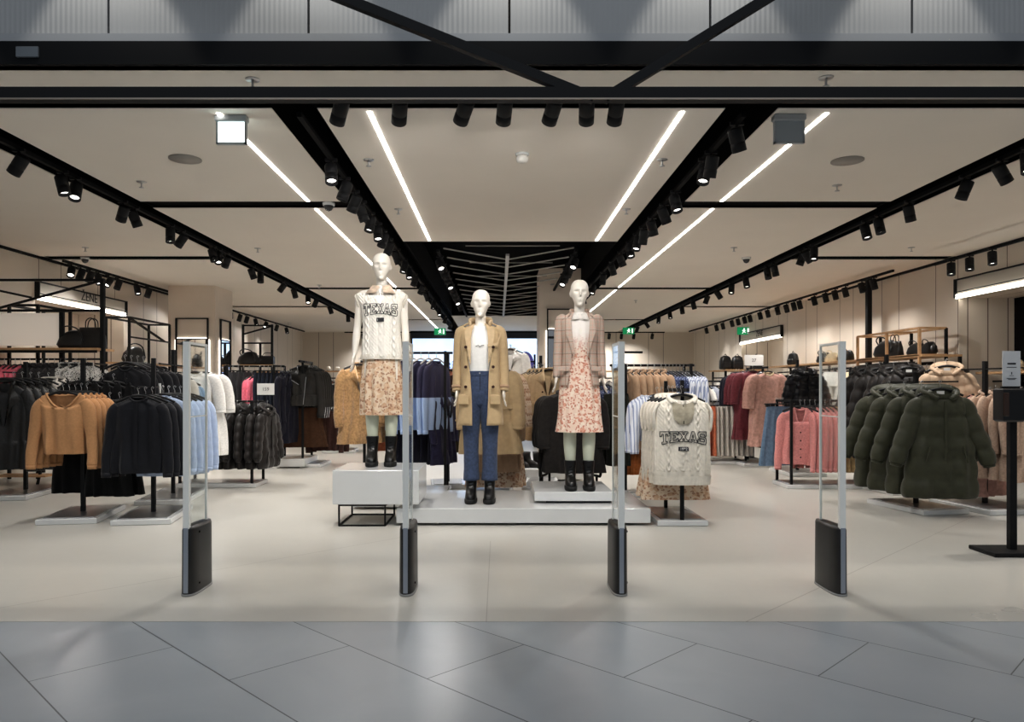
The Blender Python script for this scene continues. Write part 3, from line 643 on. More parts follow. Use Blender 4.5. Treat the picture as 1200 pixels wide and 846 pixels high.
LET = {
 'T': [[(0,.62),(0,1),(1,1),(1,.62),(.82,.62),(.82,.8),(.62,.8),(.62,.18),(.78,.18),(.78,0),(.22,0),(.22,.18),(.38,.18),(.38,.8),(.18,.8),(.18,.62)]],
 'E': [[(0,0),(0,.18),(.12,.18),(.12,.82),(0,.82),(0,1),(1,1),(1,.66),(.82,.66),(.82,.82),(.38,.82),(.38,.6),(.66,.6),(.66,.4),(.38,.4),(.38,.18),(.82,.18),(.82,.34),(1,.34),(1,0)]],
 'X': [[(0,0),(0,.18),(.12,.18),(.36,.5),(.12,.82),(0,.82),(0,1),(.42,1),(.42,.82),(.38,.82),(.5,.66),(.62,.82),(.58,.82),(.58,1),(1,1),(1,.82),(.88,.82),(.64,.5),(.88,.18),(1,.18),(1,0),(.58,0),(.58,.18),(.62,.18),(.5,.34),(.38,.18),(.42,.18),(.42,0)]],
 'A': [[(0,0),(0,.18),(.1,.18),(.36,1),(.64,1),(.9,.18),(1,.18),(1,0),(.6,0),(.6,.18),(.68,.18),(.65,.28),(.35,.28),(.32,.18),(.4,.18),(.4,0)],[(.41,.46),(.59,.46),(.5,.76)]],
 'S': [[(0,0),(0,.34),(.2,.34),(.26,.2),(.72,.2),(.76,.26),(.76,.36),(.7,.42),(.18,.42),(0,.58),(0,.84),(.16,1),(1,1),(1,.66),(.8,.66),(.74,.8),(.3,.8),(.24,.74),(.24,.64),(.3,.58),(.82,.58),(1,.42),(1,.16),(.84,0)]]}
def lettering(body, parent, zc, width, height, arch, lw=.0035):
    me = body.data; bv = BVHTree.FromPolygons([v.co for v in me.vertices], [tuple(p.vertices) for p in me.polygons])
    def on(x, z):
        h = bv.ray_cast(Vector((x, -1, z)), Vector((0, 1, 0)))
        return Vector((x, (h[0].y if h[0] else -.09)-.006, z))
    mb = MB(); word = 'TEXAS'; cw = width/len(word)
    for i, ch in enumerate(word):
        for poly in LET[ch]:
            pts = []
            for a, b in zip(poly, poly[1:]+poly[:1]):
                for k in range(3):
                    px, pz = a[0]+(b[0]-a[0])*k/3, a[1]+(b[1]-a[1])*k/3
                    x = -width/2+cw*(i+.04+px*.92); bow = 1-(2*x/width)**2
                    z = zc+arch*bow*.5*(1-.6*pz)+(pz-.5)*height*(1-.12*bow); pts.append(on(x, z))
            pts.append(pts[0]); mb.tube(pts, lw, 5, cap=False)
    mb.build('team_lettering', INK, parent)
    zb = zc-height/2-.03; bx = MB(); bw = width*.11
    g = [[on(x, z) for x in (-bw, -bw/3, bw/3, bw)] for z in (zb+.018, zb-.018)]; bx.loft(g, closed=False).build('black_patch', INK, parent)
    c = on(0, zb); text_mb('1982', .032, Matrix.Translation((0, c.y-.004, zb-.011)) @ FACE, .0005).build('patch_number', CARD, parent)
PR = {}
def hang(kind, mk, x, y, z, rz, label, cat, group=None, m2=None, seed=0, white=False, scale=1, name=None, hl=None, nohang=False):
    key = (kind, mk, m2, seed)
    if key not in PR: PR[key] = [G(kind, F[mk], seed+len(mk)*3, F[m2] if m2 else None), True]
    h = PR[key]; t = h[0] if h[1] else dup(h[0]); h[1] = False
    t.location = (x, y, z); t.rotation_euler = (0, 0, rz); tag(t, label, cat, group); t.scale = (scale,)*3 if not isinstance(scale, tuple) else scale
    if name: t.name = name
    if not nohang:
        hanger_at(x, y, z, rz, (('white' if white else 'black')+' ' if len(label.split()) < 14 else '')+'hanger of '+label, (group+' hangers') if group else None, white, kind in ('skirt', 'trousers'))
    return t
def row(kind, mk, p0, p1, n, z, rz, desc, where, cat, end='front', m2=None, seeds=2, jit=.06, white=False, scale=1):
    """n garments along a rail from p0 to p1 (p0 = the named end)"""
    if isinstance(rz, str):                                          # 'R'/'L': hung sideways, fronts turned to the right or left
        ph = math.atan2((p0[0]+p1[0])/2, (p0[1]+p1[1])/2); rz = PI/2-ph-.5 if rz == 'R' else -PI/2-ph+.5
    sx = scale if isinstance(scale, tuple) else (scale,)*3; scale = (sx[0], sx[1]*(.8 if n > 2 else 1), sx[2])
    for i in range(n):
        f = i/(n-1) if n > 1 else .5
        x = p0[0]+(p1[0]-p0[0])*f; y = p0[1]+(p1[1]-p0[1])*f
        lab = f'{desc} {where}' + (f', {ORD[i]} from {end}' if n > 1 else '')
        hang(kind, mk, x, y, z, rz+rnd.uniform(-jit, jit), lab, cat, f'{desc} {where}' if n > 1 else None, m2, i % seeds, white, scale)

# ============================================================ RACKS
def base_slab(mb, x0, x1, y0, y1, h=.05): return mb.bevbox(x0, x1, y0, y1, 0, h, .006)
def tstand(label, x, y, rz, w=.5, d=.8, top=1.48, arms=((-.13, -.3, .3, 1.24),), group='single-post clothes stands'):
    t = thing('clothes_stand', label, 'clothes stand', (x, y, 0), rz)
    base_slab(MB(), -w/2, w/2, -d/2, d/2).build('base', WHT, t); MB().box(-w/2+.04, w/2-.04, -d/2+.05, d/2-.05, .05, .056).build('base_plate', STEEL, t)
    MB().box(-.018, .018, -.018, .018, .05, top).build('post', BLK, t)
    for ax, y0, y1, z in arms:
        a = MB().box(ax-.012, ax+.012, y0, y1, z-.014, z); 
        if abs(ax) > .03: a.box(min(ax, 0), max(ax, 0), -.012, .012, z-.03, z)
        a.build('arm', BLK, t)
    return t
def hstand(label, x, y0, y1, top, rz=0, w=.46, rail=None, xo=0):      # two posts front and back joined by a rail
    cy = (y0+y1)/2; d = y1-y0; t = thing('clothes_stand', label, 'clothes stand', (x, cy, 0), rz)
    base_slab(MB(), -w/2, w/2, -d/2-.03, d/2+.12).build('base', WHT, t); MB().box(-w/2+.04, w/2-.04, -d/2+.03, d/2+.06, .05, .056).build('base_plate', STEEL, t)
    for s in (-1, 1): MB().box(xo-.015, xo+.015, s*d/2-.015, s*d/2+.015, .05 if s > 0 else 0, top).build('post', BLK, t)
    MB().box(xo-.012, xo+.012, -d/2-.2, d/2, (rail or top)-.03, rail or top).build('rail', BLK, t); return t
def xrack(label, x0, x1, y, z, d=.5, z2=None, slab=True, off=0, lip=.15, rz=0):  # rail across, posts at both ends
    cx = (x0+x1)/2; L = (x1-x0)/2; t = thing('clothes_rack', label, 'clothes rack', (cx, y, 0), rz)
    if slab: base_slab(MB(), -L-.05, L+.05, -d/2, d/2).build('base', WHT, t); MB().box(-L, L, -d/2+.04, d/2-.04, .05, .056).build('base_plate', STEEL, t)
    for s in (-1, 1):
        for yy in (-d/2+.02, d/2-.02):
            MB().box(s*L-.014, s*L+.014, yy-.014, yy+.014, .05, z).build('post', BLK, t)
        MB().box(s*L-.012, s*L+.012, -d/2+.02, d/2-.02, z-.024, z).build('end_bar', BLK, t)
    MB().tube([(-L-lip, 0, z-.012), (L+lip*.5, 0, z-.012)], .014, 8).build('rail', BLK, t)
    if z2: MB().tube([(-L, 0, z2), (L, 0, z2)], .012, 8).build('rail', BLK, t)
    return t
def price_card(label, x, y, z, w, h, txt, rz=0, pole=None):
    t = thing('price_card', label, 'price sign', (x, y, z), rz)
    MB().box(-w/2, w/2, -.004, .004, 0, h).build('card', CARD, t)
    text_mb(txt, h*.42, Matrix.Translation((0, -.006, h*.36)) @ FACE, .001).build('lettering', mat('ink_grey', S(96,92,90), .7), t)
    MB().box(-w/2-.006, w/2+.006, -.006, .006, -.008, 0).tube([(0,0,-.008),(0,0,-(pole or .1))], .006, 6).build('holder', BLK, t)
# ============================================================ MANNEQUINS
MAN = mat('mannequin_white', S(238,232,222), .38, 0, (4,.03)); MANG = mat('mannequin_grey_green', S(196,200,182), .45)
BOOT = mat('boot_leather', S(16,15,15), .28, 0, (14,.3), (60,.25,.004)); SOLE = mat('boot_sole', S(14,14,14), .7)
def head_rings(cz, tilt=0):
    R = []; H = .25; n = 56
    for j in range(34):
        t = j/33; z = H*t
        w = .078*max(0, 1-abs((t-.62)/.40)**2.6)**.5 if t > .62 else .078*(1-((.62-t)/.62)**2*.72)**.5*(.62+.38*min(1, (t+.12)/.62))
        f = .098*(max(0, 1-abs((t-.55)/.47)**2.4)**.5 if t > .55 else 1-.14*((.55-t)/.55)**1.5)
        b = .105*(max(0, 1-abs((t-.62)/.40)**2.4)**.5 if t > .62 else max(.02, 1-((.62-t)/.62)**1.3*.85))
        w = max(w*1.06, .004); f = max(f, .004); b = max(b, .004); ring = []
        for k in range(n):
            a = 2*PI*k/n; c, s = math.cos(a), math.sin(a); x = w*c; y = (f if s < 0 else b)*s
            if s < 0:
                g = lambda x0, t0, sx, st: math.exp(-((x-x0)/sx)**2-((t-t0)/st)**2)
                d = .026*math.exp(-(x/.011)**2)*(max(0, min(1, (t-.34)/.02))*max(0, min(1, (.60-t)/.08)) if t > .34 else 0)
                d += .010*g(0, .62, .06, .035)                       # brow
                d -= .022*(g(.032, .53, .018, .045)+g(-.032, .53, .018, .045))
                d += .006*(g(.031, .525, .011, .016)+g(-.031, .525, .011, .016))   # closed lids
                d += .008*(g(0, .235, .022, .02)+g(0, .185, .019, .02))-.004*g(0, .21, .022, .008)-.005*g(0, .135, .03, .025)
                d += .008*g(0, .04, .025, .06)+.005*(g(.045, .40, .02, .09)+g(-.045, .40, .02, .09))
                y -= d
            ring.append((x, y, z))
        R.append(ring)
    M = Matrix.Translation((0, -.012, cz)) @ Matrix.Rotation(tilt, 4, 'Y')
    return [[M @ Vector(p) for p in r] for r in R]
def mannequin_body(parent, arms, legs=True, tilt=0):
    mb = MB(); E = lambda z, a, b, y=0: [(a*math.cos(2*PI*k/28), y+b*math.sin(2*PI*k/28), z) for k in range(28)]
    mb.loft([E(*q) for q in sub([(.93,.10,.08,.0),(1.0,.155,.10,0),(1.08,.16,.1,0),(1.2,.122,.085,0),(1.28,.118,.082,0),(1.40,.142,.10,-.008),(1.48,.155,.1,-.01),(1.55,.165,.085,0),(1.595,.13,.065,.005),(1.63,.06,.055,.01),(1.67,.05,.052,.01),(1.76,.048,.052,.0)], 3)], True, True)
    mb.loft(head_rings(1.705, tilt), True, True)
    for s in (-1, 1):
        mb.tube([(s*.077, .01, 1.86), (s*.083, .015, 1.83), (s*.076, .008, 1.80)], [.008,.014,.008], 8, .02)       # ear
        mb.tube(sub([(s*.075,0,1.0),(s*.085,-.01,.8),(s*.09,-.005,.55),(s*.088,.012,.42),(s*.085,.012,.2),(s*.085,0,.1)], 4), [q[0] for q in sub([(.092,),(.082,),(.056,),(.056,),(.038,),(.038,)], 4)], 20)
        mb.tube(sub([(s*.085,.02,.08),(s*.085,-.05,.06),(s*.085,-.12,.045)], 3), [.035,.036,.037,.038,.036,.034,.025], 12)
        sh, el, wr, hd = [Vector((s*p[0], p[1], p[2])) for p in arms[0 if s < 0 else 1]]
        P = sub([tuple(Vector((s*.1, 0, 1.565))), tuple(sh), tuple(sh.lerp(el, .5)), tuple(el), tuple(el.lerp(wr, .4)), tuple(wr)], 4)
        mb.tube(P, [q[0] for q in sub([(.045,),(.05,),(.041,),(.034,),(.035,),(.022,)], 4)], 18)
        d = (hd-wr).normalized(); side = Vector((0, -1, 0)); side = (side-d*side.dot(d)).normalized(); nrm = d.cross(side)
        mb.tube([wr-d*.01, wr+d*.03, wr+d*.075, wr+d*.095], [.02,.032,.038,.03], 14, [.018,.016,.015,.011], up=tuple(nrm))
        for q, L, o in ((-.027,.07,.088),(-.009,.083,.092),(.009,.078,.092),(.027,.062,.086)):
            b = wr+d*o+side*q; curl = nrm*(-s*.012)
            mb.tube([b-d*.015, b+d*L*.45+side*q*.12, b+d*L*.8+curl*.6+side*q*.15, b+d*L+curl*1.5], [.0095,.009,.008,.006], 8)
        b = wr+d*.03+side*.026
        mb.tube([b-side*.01, b+d*.025+side*.022, b+d*.058+side*.027, b+d*.075+side*.022], [.013,.0115,.01,.007], 8)
    o = mb.build('body', MAN, parent)
    m = o.modifiers.new('r', 'REMESH'); m.mode = 'VOXEL'; m.voxel_size = .0052; m.use_smooth_shade = True
    q = o.modifiers.new('s', 'SMOOTH'); q.factor = .5; q.iterations = 3
    return clone_mesh(o, 'body', MAN)
def boots(parent, h=.27):
    for s in (-1, 1):
        x = s*.085; n = 22
        E = lambda z, y, a, b: [(x+a*sg(math.cos(2*PI*k/n), .85), y+b*sg(math.sin(2*PI*k/n), .85), z) for k in range(n)]
        rings = [E(.03,-.055,.05,.125),E(.05,-.055,.053,.13),E(.085,-.045,.05,.115),(E(.115,-.015,.048,.085)),E(.15,.005,.05,.065),E(.2,.012,.053,.062),E(h-.01,.012,.058,.066),E(h,.012,.056,.064),E(h-.02,.012,.046,.054)]
        bo = MB().loft(rings, True, False).build('boot', BOOT, parent)
        so = MB().loft([E(0,-.055,.054,.134),E(.012,-.055,.058,.138),E(.034,-.055,.058,.138),E(.04,-.055,.052,.13)], True, True); so.build('sole', SOLE, bo)
        la = MB()
        for k in range(6):
            z = .1+k*.026; yy = -.09+k*.0065+(.02 if k else -.01); la.tube([(x-.022, yy-.008+.012, z), (x, yy-.012, z+.006), (x+.022, yy+.004, z+.012)], .0035, 5)
        la.build('laces', BLKM, bo)
# -------- first mannequin
M1 = thing('mannequin', 'white mannequin in cream sleeveless cable-knit top lettered TEXAS and floral skirt', 'mannequin', (-1.08, 6.95, .49), .06)
A = [(.185,.0,1.555),(.225,.015,1.27),(.245,-.03,1.03),(.262,-.05,.9)]
mannequin_body(M1, (A, [(.185,0,1.555),(.215,.02,1.27),(.225,-.01,1.03),(.23,-.03,.9)]))
b = shell([(1.655,.07,.062),(1.63,.10,.075),(1.605,.165,.086),(1.575,.228,.095),(1.545,.232,.1),(1.49,.204,.115),(1.40,.184,.128),(1.25,.172,.122),(1.12,.182,.125),(.985,.188,.125)], n=200, k=22, fold=.005, seed=3)
cable(b, 1.58, 1.0); vest = b.build('knit_vest', fab('cream_vest_knit', (238,233,224), .9, .06, .3), M1)
for s in (-1, 1):
    MB().loft([[(s*.012,-.082,1.645),(s*.075,-.035,1.665),(s*.07,.04,1.668),(0,.075,1.672)],[(s*.03,-.15,1.585),(s*.135,-.118,1.575),(s*.12,.05,1.612),(0,.1,1.625)],[(s*.032,-.148,1.58),(s*.13,-.11,1.57),(s*.115,.045,1.608),(0,.095,1.62)]], closed=False).build('collar', fab('cream_collar', (228,206,184)), vest)
    MB().tube(sub([(s*.2,-.05,1.575),(s*.236,-.045,1.56),(s*.215,-.07,1.5),(s*.2,.0,1.44),(s*.215,.06,1.5),(s*.236,.045,1.56),(s*.2,.05,1.575)], 4), .008, 6).build('armhole_rib', F['ecru'], vest)
MB().bar((0,-.128,1.36+.12), (0,-.098,1.61), .006).build('zip', STEEL, vest)
shell([(1.02,.19,.128),(.975,.192,.13)], n=200, k=4, pleat=(46,.012)).build('hem_rib', F['ecru'], vest)
lettering(vest, vest, 1.42, .31, .115, .035, .0028)
sk = shell([(1.05,.15,.10),(.95,.17,.115),(.75,.185,.125),(.465,.19,.13)], n=160, fold=.004, pleat=(13,.085), e=.95, seed=5).build('skirt', FLOR, M1)
boots(M1)
# -------- second mannequin
M2 = thing('mannequin', 'white mannequin in open beige trench coat, white tee and blue jeans', 'mannequin', (-.165, 6.95, .153), -.04)
A2 = [(.165,.0,1.565),(.2,.03,1.3),(.212,-.02,1.05),(.222,-.045,.92)]
mannequin_body(M2, (A2, A2), tilt=.03)
tee = shell([(1.64,.055,.055),(1.62,.085,.065),(1.59,.15,.085),(1.54,.175,.1),(1.42,.158,.118),(1.25,.13,.098),(1.15,.122,.09)], (.03,0), fold=.003, seed=1).build('t_shirt', fab('tee_white', (240,238,234), .8, .05, .2), M2)
MB().tube(sub([(-.035,-.128,1.43),(-.01,-.132,1.436),(.0,-.132,1.424),(.02,-.13,1.436),(.04,-.126,1.438)], 4), .003, 5).build('script_print', INK, tee)
je = MB()
hp = shell([(1.19,.137,.102),(1.1,.158,.112),(1.03,.166,.112),(.97,.162,.106),(.9,.14,.09),(.86,.08,.05)], fold=.002).build('jeans', F['jean'], M2)
for s in (-1, 1): sleeve_mb([(s*.072,0,1.07),(s*.075,0,.96),(s*.086,0,.78),(s*.088,.0,.58),(s*.086,.005,.38),(s*.084,.005,.2)], [.08,.092,.087,.073,.069,.076], [.1,.108,.095,.08,.085,.09], s, .0025, n=28).build('leg', F['jean'], hp)
shell([(1.205,.139,.107),(1.165,.147,.113)], n=40, k=1).build('waistband', F['jean'], hp); MB().bar((.004,-.113,1.165), (.004,-.118,1.03), .006, .006).build('fly', F['dkjean'], hp)
MB().lathe([(.008,-.003),(.008,.003)], n=10).build('button', STEEL, hp).matrix_local = Matrix.Translation((0,-.109,1.185)) @ FACE
def gap(v): 
    g = .45+.1*math.sin(PI*min(1, v*2))-.32*max(0, v-.25)
    return (-PI/2+g, 1.5*PI-g)
ct = shell([(1.64,.075,.07),(1.62,.12,.08),(1.59,.18,.095),(1.52,.19,.125),(1.38,.182,.145),(1.22,.18,.14),(1.0,.19,.15),(.71,.212,.165)], n=72, fold=.007, seed=8, gapf=gap, k=7)
for r in ct.rings: pass
coat = ct.build('trench_coat', F['trench'], M2)
sm = coat.modifiers.new('t', 'SOLIDIFY'); sm.thickness = .006; sm.offset = 1
for s in (-1, 1):
    sl = sleeve_mb([(s*.14,0,1.58),(s*.185,0,1.55),(s*.203,.02,1.38),(s*.21,.03,1.24),(s*.213,-.0,1.11),(s*.213,-.02,1.02)], [.05,.056,.052,.05,.047,.05], [.08,.074,.064,.06,.056,.058], s, .006, n=22).build('sleeve', F['trench'], coat)
    MB().tube([(s*.213,-.012,1.075),(s*.213,-.015,1.05)], [.0535,.0535], 18, .061).build('cuff_strap', F['trench2'], sl)
    MB().bar((s*.1,-.02,1.65), (s*.19,-.01,1.608), .05, .01).build('epaulette', F['trench'], coat)
    MB().loft([[(s*.062,-.09,1.635),(s*.135,-.118,1.575),(s*.135,-.143,1.52),(s*.095,-.158,1.30),(s*.08,-.15,1.26)],[(s*.05,-.082,1.63),(s*.068,-.130,1.57),(s*.077,-.145,1.5),(s*.08,-.154,1.32),(s*.078,-.148,1.26)]], closed=False).build('lapel', F['trench3'], coat)
    for z in (1.42,1.24,1.06): MB().lathe([(.014,-.005),(.014,.005)], n=12).build('button', F['dkbrown'], coat).matrix_local = Matrix.Translation((s*.125,-.16 if z<1.4 else -.152,z)) @ FACE
    MB().bevbox(s*.145-.045, s*.145+.045, -.166, -.146, .9, .99, .006).build('pocket_flap', F['trench'], coat)
MB().loft([[(.07,-.152,1.44),(.16,-.14,1.46),(.19,-.10,1.56)],[(.08,-.155,1.42),(.165,-.145,1.44),(.195,-.1,1.545)]], closed=False).build('storm_flap', F['trench3'], coat)
MB().tube(sub([(-.085,-.085,1.625),(-.1,.0,1.665),(-.05,.075,1.68),(.05,.075,1.68),(.1,.0,1.665),(.085,-.085,1.625)], 4), .032, 10, .014).build('collar', F['trench3'], coat)
boots(M2)
# -------- third mannequin
M3 = thing('mannequin', 'white mannequin in long pinkish checked blazer over a floral midi dress', 'mannequin', (.76, 7.04, .258), -.03)
A3 = [(.165,.0,1.575),(.195,.02,1.31),(.212,-.02,1.07),(.232,-.04,.945)]
mannequin_body(M3, (A3, A3))
dr = shell([(1.65,.055,.055),(1.62,.09,.068),(1.58,.16,.088),(1.5,.172,.108),(1.38,.155,.118),(1.24,.13,.1),(1.1,.165,.115),(.9,.19,.13),(.7,.2,.14),(.535,.222,.155)], n=128, fold=.005, seed=4, pleat=(17,.02), e=.95, k=6)
n = N('dress_floral'); g = n.xyz()
src = FLOR2.node_tree
# white at the top fading into the print
for nd in list(src.nodes): pass
DF = floral('floral_dress', S(236,210,192), S(216,150,124), S(242,226,210), S(190,112,88), 20)
nt = DF.node_tree; bs = nt.nodes['Principled BSDF']; lk = bs.inputs['Base Color'].links[0]; so = lk.from_socket
tcn = [q for q in nt.nodes if q.type == 'TEX_COORD'][0]; sx = nt.nodes.new('ShaderNodeSeparateXYZ'); nt.links.new(tcn.outputs['Object'], sx.inputs[0])
mr = nt.nodes.new('ShaderNodeMapRange'); mr.inputs['From Min'].default_value = 1.28; mr.inputs['From Max'].default_value = 1.46; nt.links.new(sx.outputs[2], mr.inputs['Value'])
mx = nt.nodes.new('ShaderNodeMix'); mx.data_type = 'RGBA'; nt.links.new(mr.outputs[0], mx.inputs[0]); nt.links.new(so, mx.inputs[6]); mx.inputs[7].default_value = S(242,236,230); nt.links.new(mx.outputs[2], bs.inputs['Base Color'])
dress = dr.build('dress', DF, M3)
for s in (-1, 1):
    MB().loft([[(s*.006,-.085,1.63),(s*.05,-.055,1.652),(s*.06,.03,1.655)],[(s*.015,-.118,1.585),(s*.06,-.115,1.575),(s*.1,-.04,1.61)]], closed=False).build('collar', F['white'], dress)
def gap3(v):
    g = .18+.5*v if v < .45 else .405+.12*(v-.45)+(.25*max(0, v-.8))
    g = .62-.42*v if v < .5 else .41+.35*(v-.5)**1.3
    return (-PI/2+g, 1.5*PI-g)
bl = shell([(1.655,.075,.07),(1.635,.12,.078),(1.605,.175,.092),(1.55,.185,.115),(1.42,.17,.13),(1.28,.158,.125),(1.12,.172,.135),(.968,.19,.15)], n=72, fold=.003, seed=2, gapf=gap3, k=7).build('blazer', CHECK, M3)
sm = bl.modifiers.new('t', 'SOLIDIFY'); sm.thickness = .006; sm.offset = 1
for s in (-1, 1):
    sleeve_mb([(s*.14,0,1.59),(s*.178,0,1.57),(s*.192,.015,1.4),(s*.2,.02,1.26),(s*.206,-.005,1.12),(s*.21,-.02,1.045)], [.045,.05,.046,.044,.042,.041], [.075,.068,.056,.053,.05,.048], s, .004, n=22).build('sleeve', CHECK, bl)
    MB().loft([[(s*.075,-.07,1.645),(s*.125,-.118,1.57),(s*.14,-.148,1.47),(s*.085,-.15,1.3),(s*.065,-.145,1.24)],[(s*.06,-.075,1.64),(s*.085,-.118,1.57),(s*.08,-.138,1.47),(s*.06,-.146,1.32),(s*.055,-.142,1.24)]], closed=False).build('lapel', CHECK, bl)
    MB().bevbox(s*.15-.05, s*.15+.05, -.152, -.132, 1.1, 1.145, .005).build('pocket_flap', CHECK, bl)
MB().tube(sub([(-.08,-.07,1.64),(-.088,.0,1.665),(-.045,.068,1.68),(.045,.068,1.68),(.088,.0,1.665),(.08,-.07,1.64)], 4), .02, 8, .01).build('collar', CHECK, bl)
boots(M3)
# tights on the third, bare legs: stockings part
for M in (M1, M3):
    for s in (-1, 1): MB().tube(sub([(s*.0885,.001,.62),(s*.09,-.003,.55),(s*.088,.012,.42),(s*.085,.012,.26)], 4), [q[0]+.004 for q in sub([(.062,),(.056,),(.056,),(.044,)], 4)], 20, cap=False).build('stocking', MANG, M)

# ============================================================ PLINTHS
t = thing('display_plinth', 'long low white plinth in front, carrying the middle mannequin', 'plinth', (.22, 7.15, 0))
MB().bevbox(-1.11, 1.11, -.59, .59, .022, .15, .004).build('deck', WHT, t); MB().box(-.75, .75, -.52, .52, 0, .022).build('recessed_foot', BLKM, t)
t = thing('display_plinth', 'small white plinth stacked on the low one under the blazer mannequin', 'plinth', (.69, 7.2, .15))
MB().bevbox(-.36, .36, -.36, .44, .022, .106, .004).build('deck', WHT, t); MB().box(-.25, .35, -.3, .38, 0, .022).build('recessed_foot', BLKM, t)
t = thing('display_plinth', 'white box plinth on black wire legs under the cable-knit mannequin', 'plinth', (-1.065, 6.86, 0))
MB().bevbox(-.375, .375, -.34, .34, .19, .488, .004).build('box', WHT, t)
f = MB(); x0, x1, y0, y1 = -.32, .08, -.33, .25
for x in (x0, x1):
    for y in (y0, y1): f.bar((x, y, .006), (x, y, .19), .014)
    f.bar((x, y0, .007), (x, y1, .007), .014); f.bar((x, y0, .183), (x, y1, .183), .014)
for y in (y0, y1): f.bar((x0, y, .007), (x1, y, .007), .014); f.bar((x0, y, .183), (x1, y, .183), .014)
f.build('wire_frame', BLK, t)
t = thing('display_plinth', 'low white plinth on the floor behind the box plinth', 'plinth', (-.95, 8.0, 0))
MB().bevbox(-.5, .4, -.55, .45, .02, .11, .004).build('deck', WHT, t); MB().box(-.4, .3, -.45, .4, 0, .02).build('recessed_foot', BLKM, t)

# ============================================================ SECURITY GATES
GLASS = mat('acrylic', (.93,.97,.96,1), .03, trans=1, spec=.4); GLASS.node_tree.nodes['Principled BSDF'].inputs['IOR'].default_value = 1.12
EDGE = mat('acrylic_edge_glow', S(222,222,217), .5, emit=((1,1,.97,1), .08))  # faint emission imitates light piped to the acrylic edges; no lamp inside
for i, (x, rz, lab) in enumerate(((-1.80, .0, 'leftmost clear anti-theft gate on a black base, before the black blouses'), (-.535, .0, 'clear anti-theft gate before the box plinth with the cable-knit mannequin'), (.71, .0, 'clear anti-theft gate before the right end of the low plinth'), (1.985, .0, 'rightmost clear anti-theft gate on a black base, before the pink cardigans'))):
    t = thing('security_gate', lab, 'security gate', (x, 4.49, 0), rz, None); n = 28
    E = lambda z, a, b: [(a*sg(math.cos(2*PI*k/n), .8), b*sg(math.sin(2*PI*k/n), .55), z) for k in range(n)]
    bo = MB().loft([E(.012,.045,.165),E(.02,.046,.168),E(.38,.044,.165),E(.395,.04,.16)], True, True).build('pedestal', mat('gate_plastic', S(32,31,31), .4, 0, (20,.1)), t)
    MB().loft([E(0,.048,.172),E(.012,.048,.172)], True, True).build('foot_plate', mat('foot_grey', S(150,150,148), .4), t)
    MB().box(-.013, .013, -.1705, -.155, .02, .395).build('centre_strip', mat('strip_grey', S(150,156,166), .3), bo)
    for z in (.06, .36):
        q = MB()
        for s in (-1, 1): q.lathe([(.006,-.002),(.006,.002)], (0,0,0), 8)
        q.build('screw', BLKM, bo).matrix_local = Matrix.Translation((.0465,-.08,z)) @ Matrix.Rotation(PI/2, 4, 'Y')
    MB().box(-.008, .008, -.135, .12, .39, 1.455).build('clear_panel', GLASS, t)
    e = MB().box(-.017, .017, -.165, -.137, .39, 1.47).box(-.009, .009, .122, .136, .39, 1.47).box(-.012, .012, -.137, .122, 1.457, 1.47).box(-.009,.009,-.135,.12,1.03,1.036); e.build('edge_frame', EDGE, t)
# ============================================================ SANITISER STAND
t = thing('sanitiser_stand', 'black hand sanitiser stand with dispenser and notice at the right edge', 'sanitiser stand', (3.74, 5.47, 0))
MB().bevbox(-.22, .22, -.15, .15, 0, .03, .004).build('base', BLK, t); MB().box(-.025, .025, -.02, .02, .03, 1.2).build('post', BLK, t)
d = MB().bevbox(-.15, .01, -.13, -.02, .96, 1.2, .012).build('dispenser', mat('dispenser_black', S(20,21,23), .3), t)
MB().bevbox(-.148, -.11, -.135, -.12, 1.0, 1.17, .006).build('window', mat('dark_window', S(60,42,34), .1), d)
MB().bevbox(-.085, .04, -.03, .0, 1.2, 1.215, .003).build('card_shelf', BLK, t)
nt_ = MB().box(-.09, .04, -.034, -.03, 1.215, 1.47).build('notice', mat('notice_paper', S(225,225,225), .7), t)
q = MB()
for (x0, x1, z, h) in ((-.055,.005,1.372,.012),(-.06,.01,1.35,.004),(-.027,-.022,1.3,.018),(-.06,.01,1.27,.004),(-.05,.0,1.262,.004),(-.04,-.01,1.29,.003)): q.box(x0, x1, -.0365, -.034, z, z+h)
q.build('notice_print', INK, nt_)
# ============================================================ LEFT SIDE
# camel stand
tstand('white-based stand holding the camel sweaters', -3.87, 7.0, .17, arms=((-.02, -.38, .12, 1.25), (.08, .1, .36, 1.44)))
for i in range(5): hang('sweater', 'camel', -3.88+i*.012, 6.70+i*.075, 1.235, .04-.03*i, 'camel scoop-neck sweater on the front left stand, ' + ('frontmost' if i == 0 else f'{ORD[i]} from front'), 'sweater', 'camel sweaters', seed=i % 2, scale=(1.06,1,1))
row('slip', 'jetblack', (-3.98, 7.14), (-3.76, 7.34), 4, 1.33, .15, 'long black dress', 'behind the camel sweaters', 'dress')
row('blouse', 'black', (-3.70, 7.45), (-3.66, 7.75), 4, 1.52, .1, 'black knit top', 'at the rear of the camel sweater stand', 'top', scale=(1, 1, 1.35))
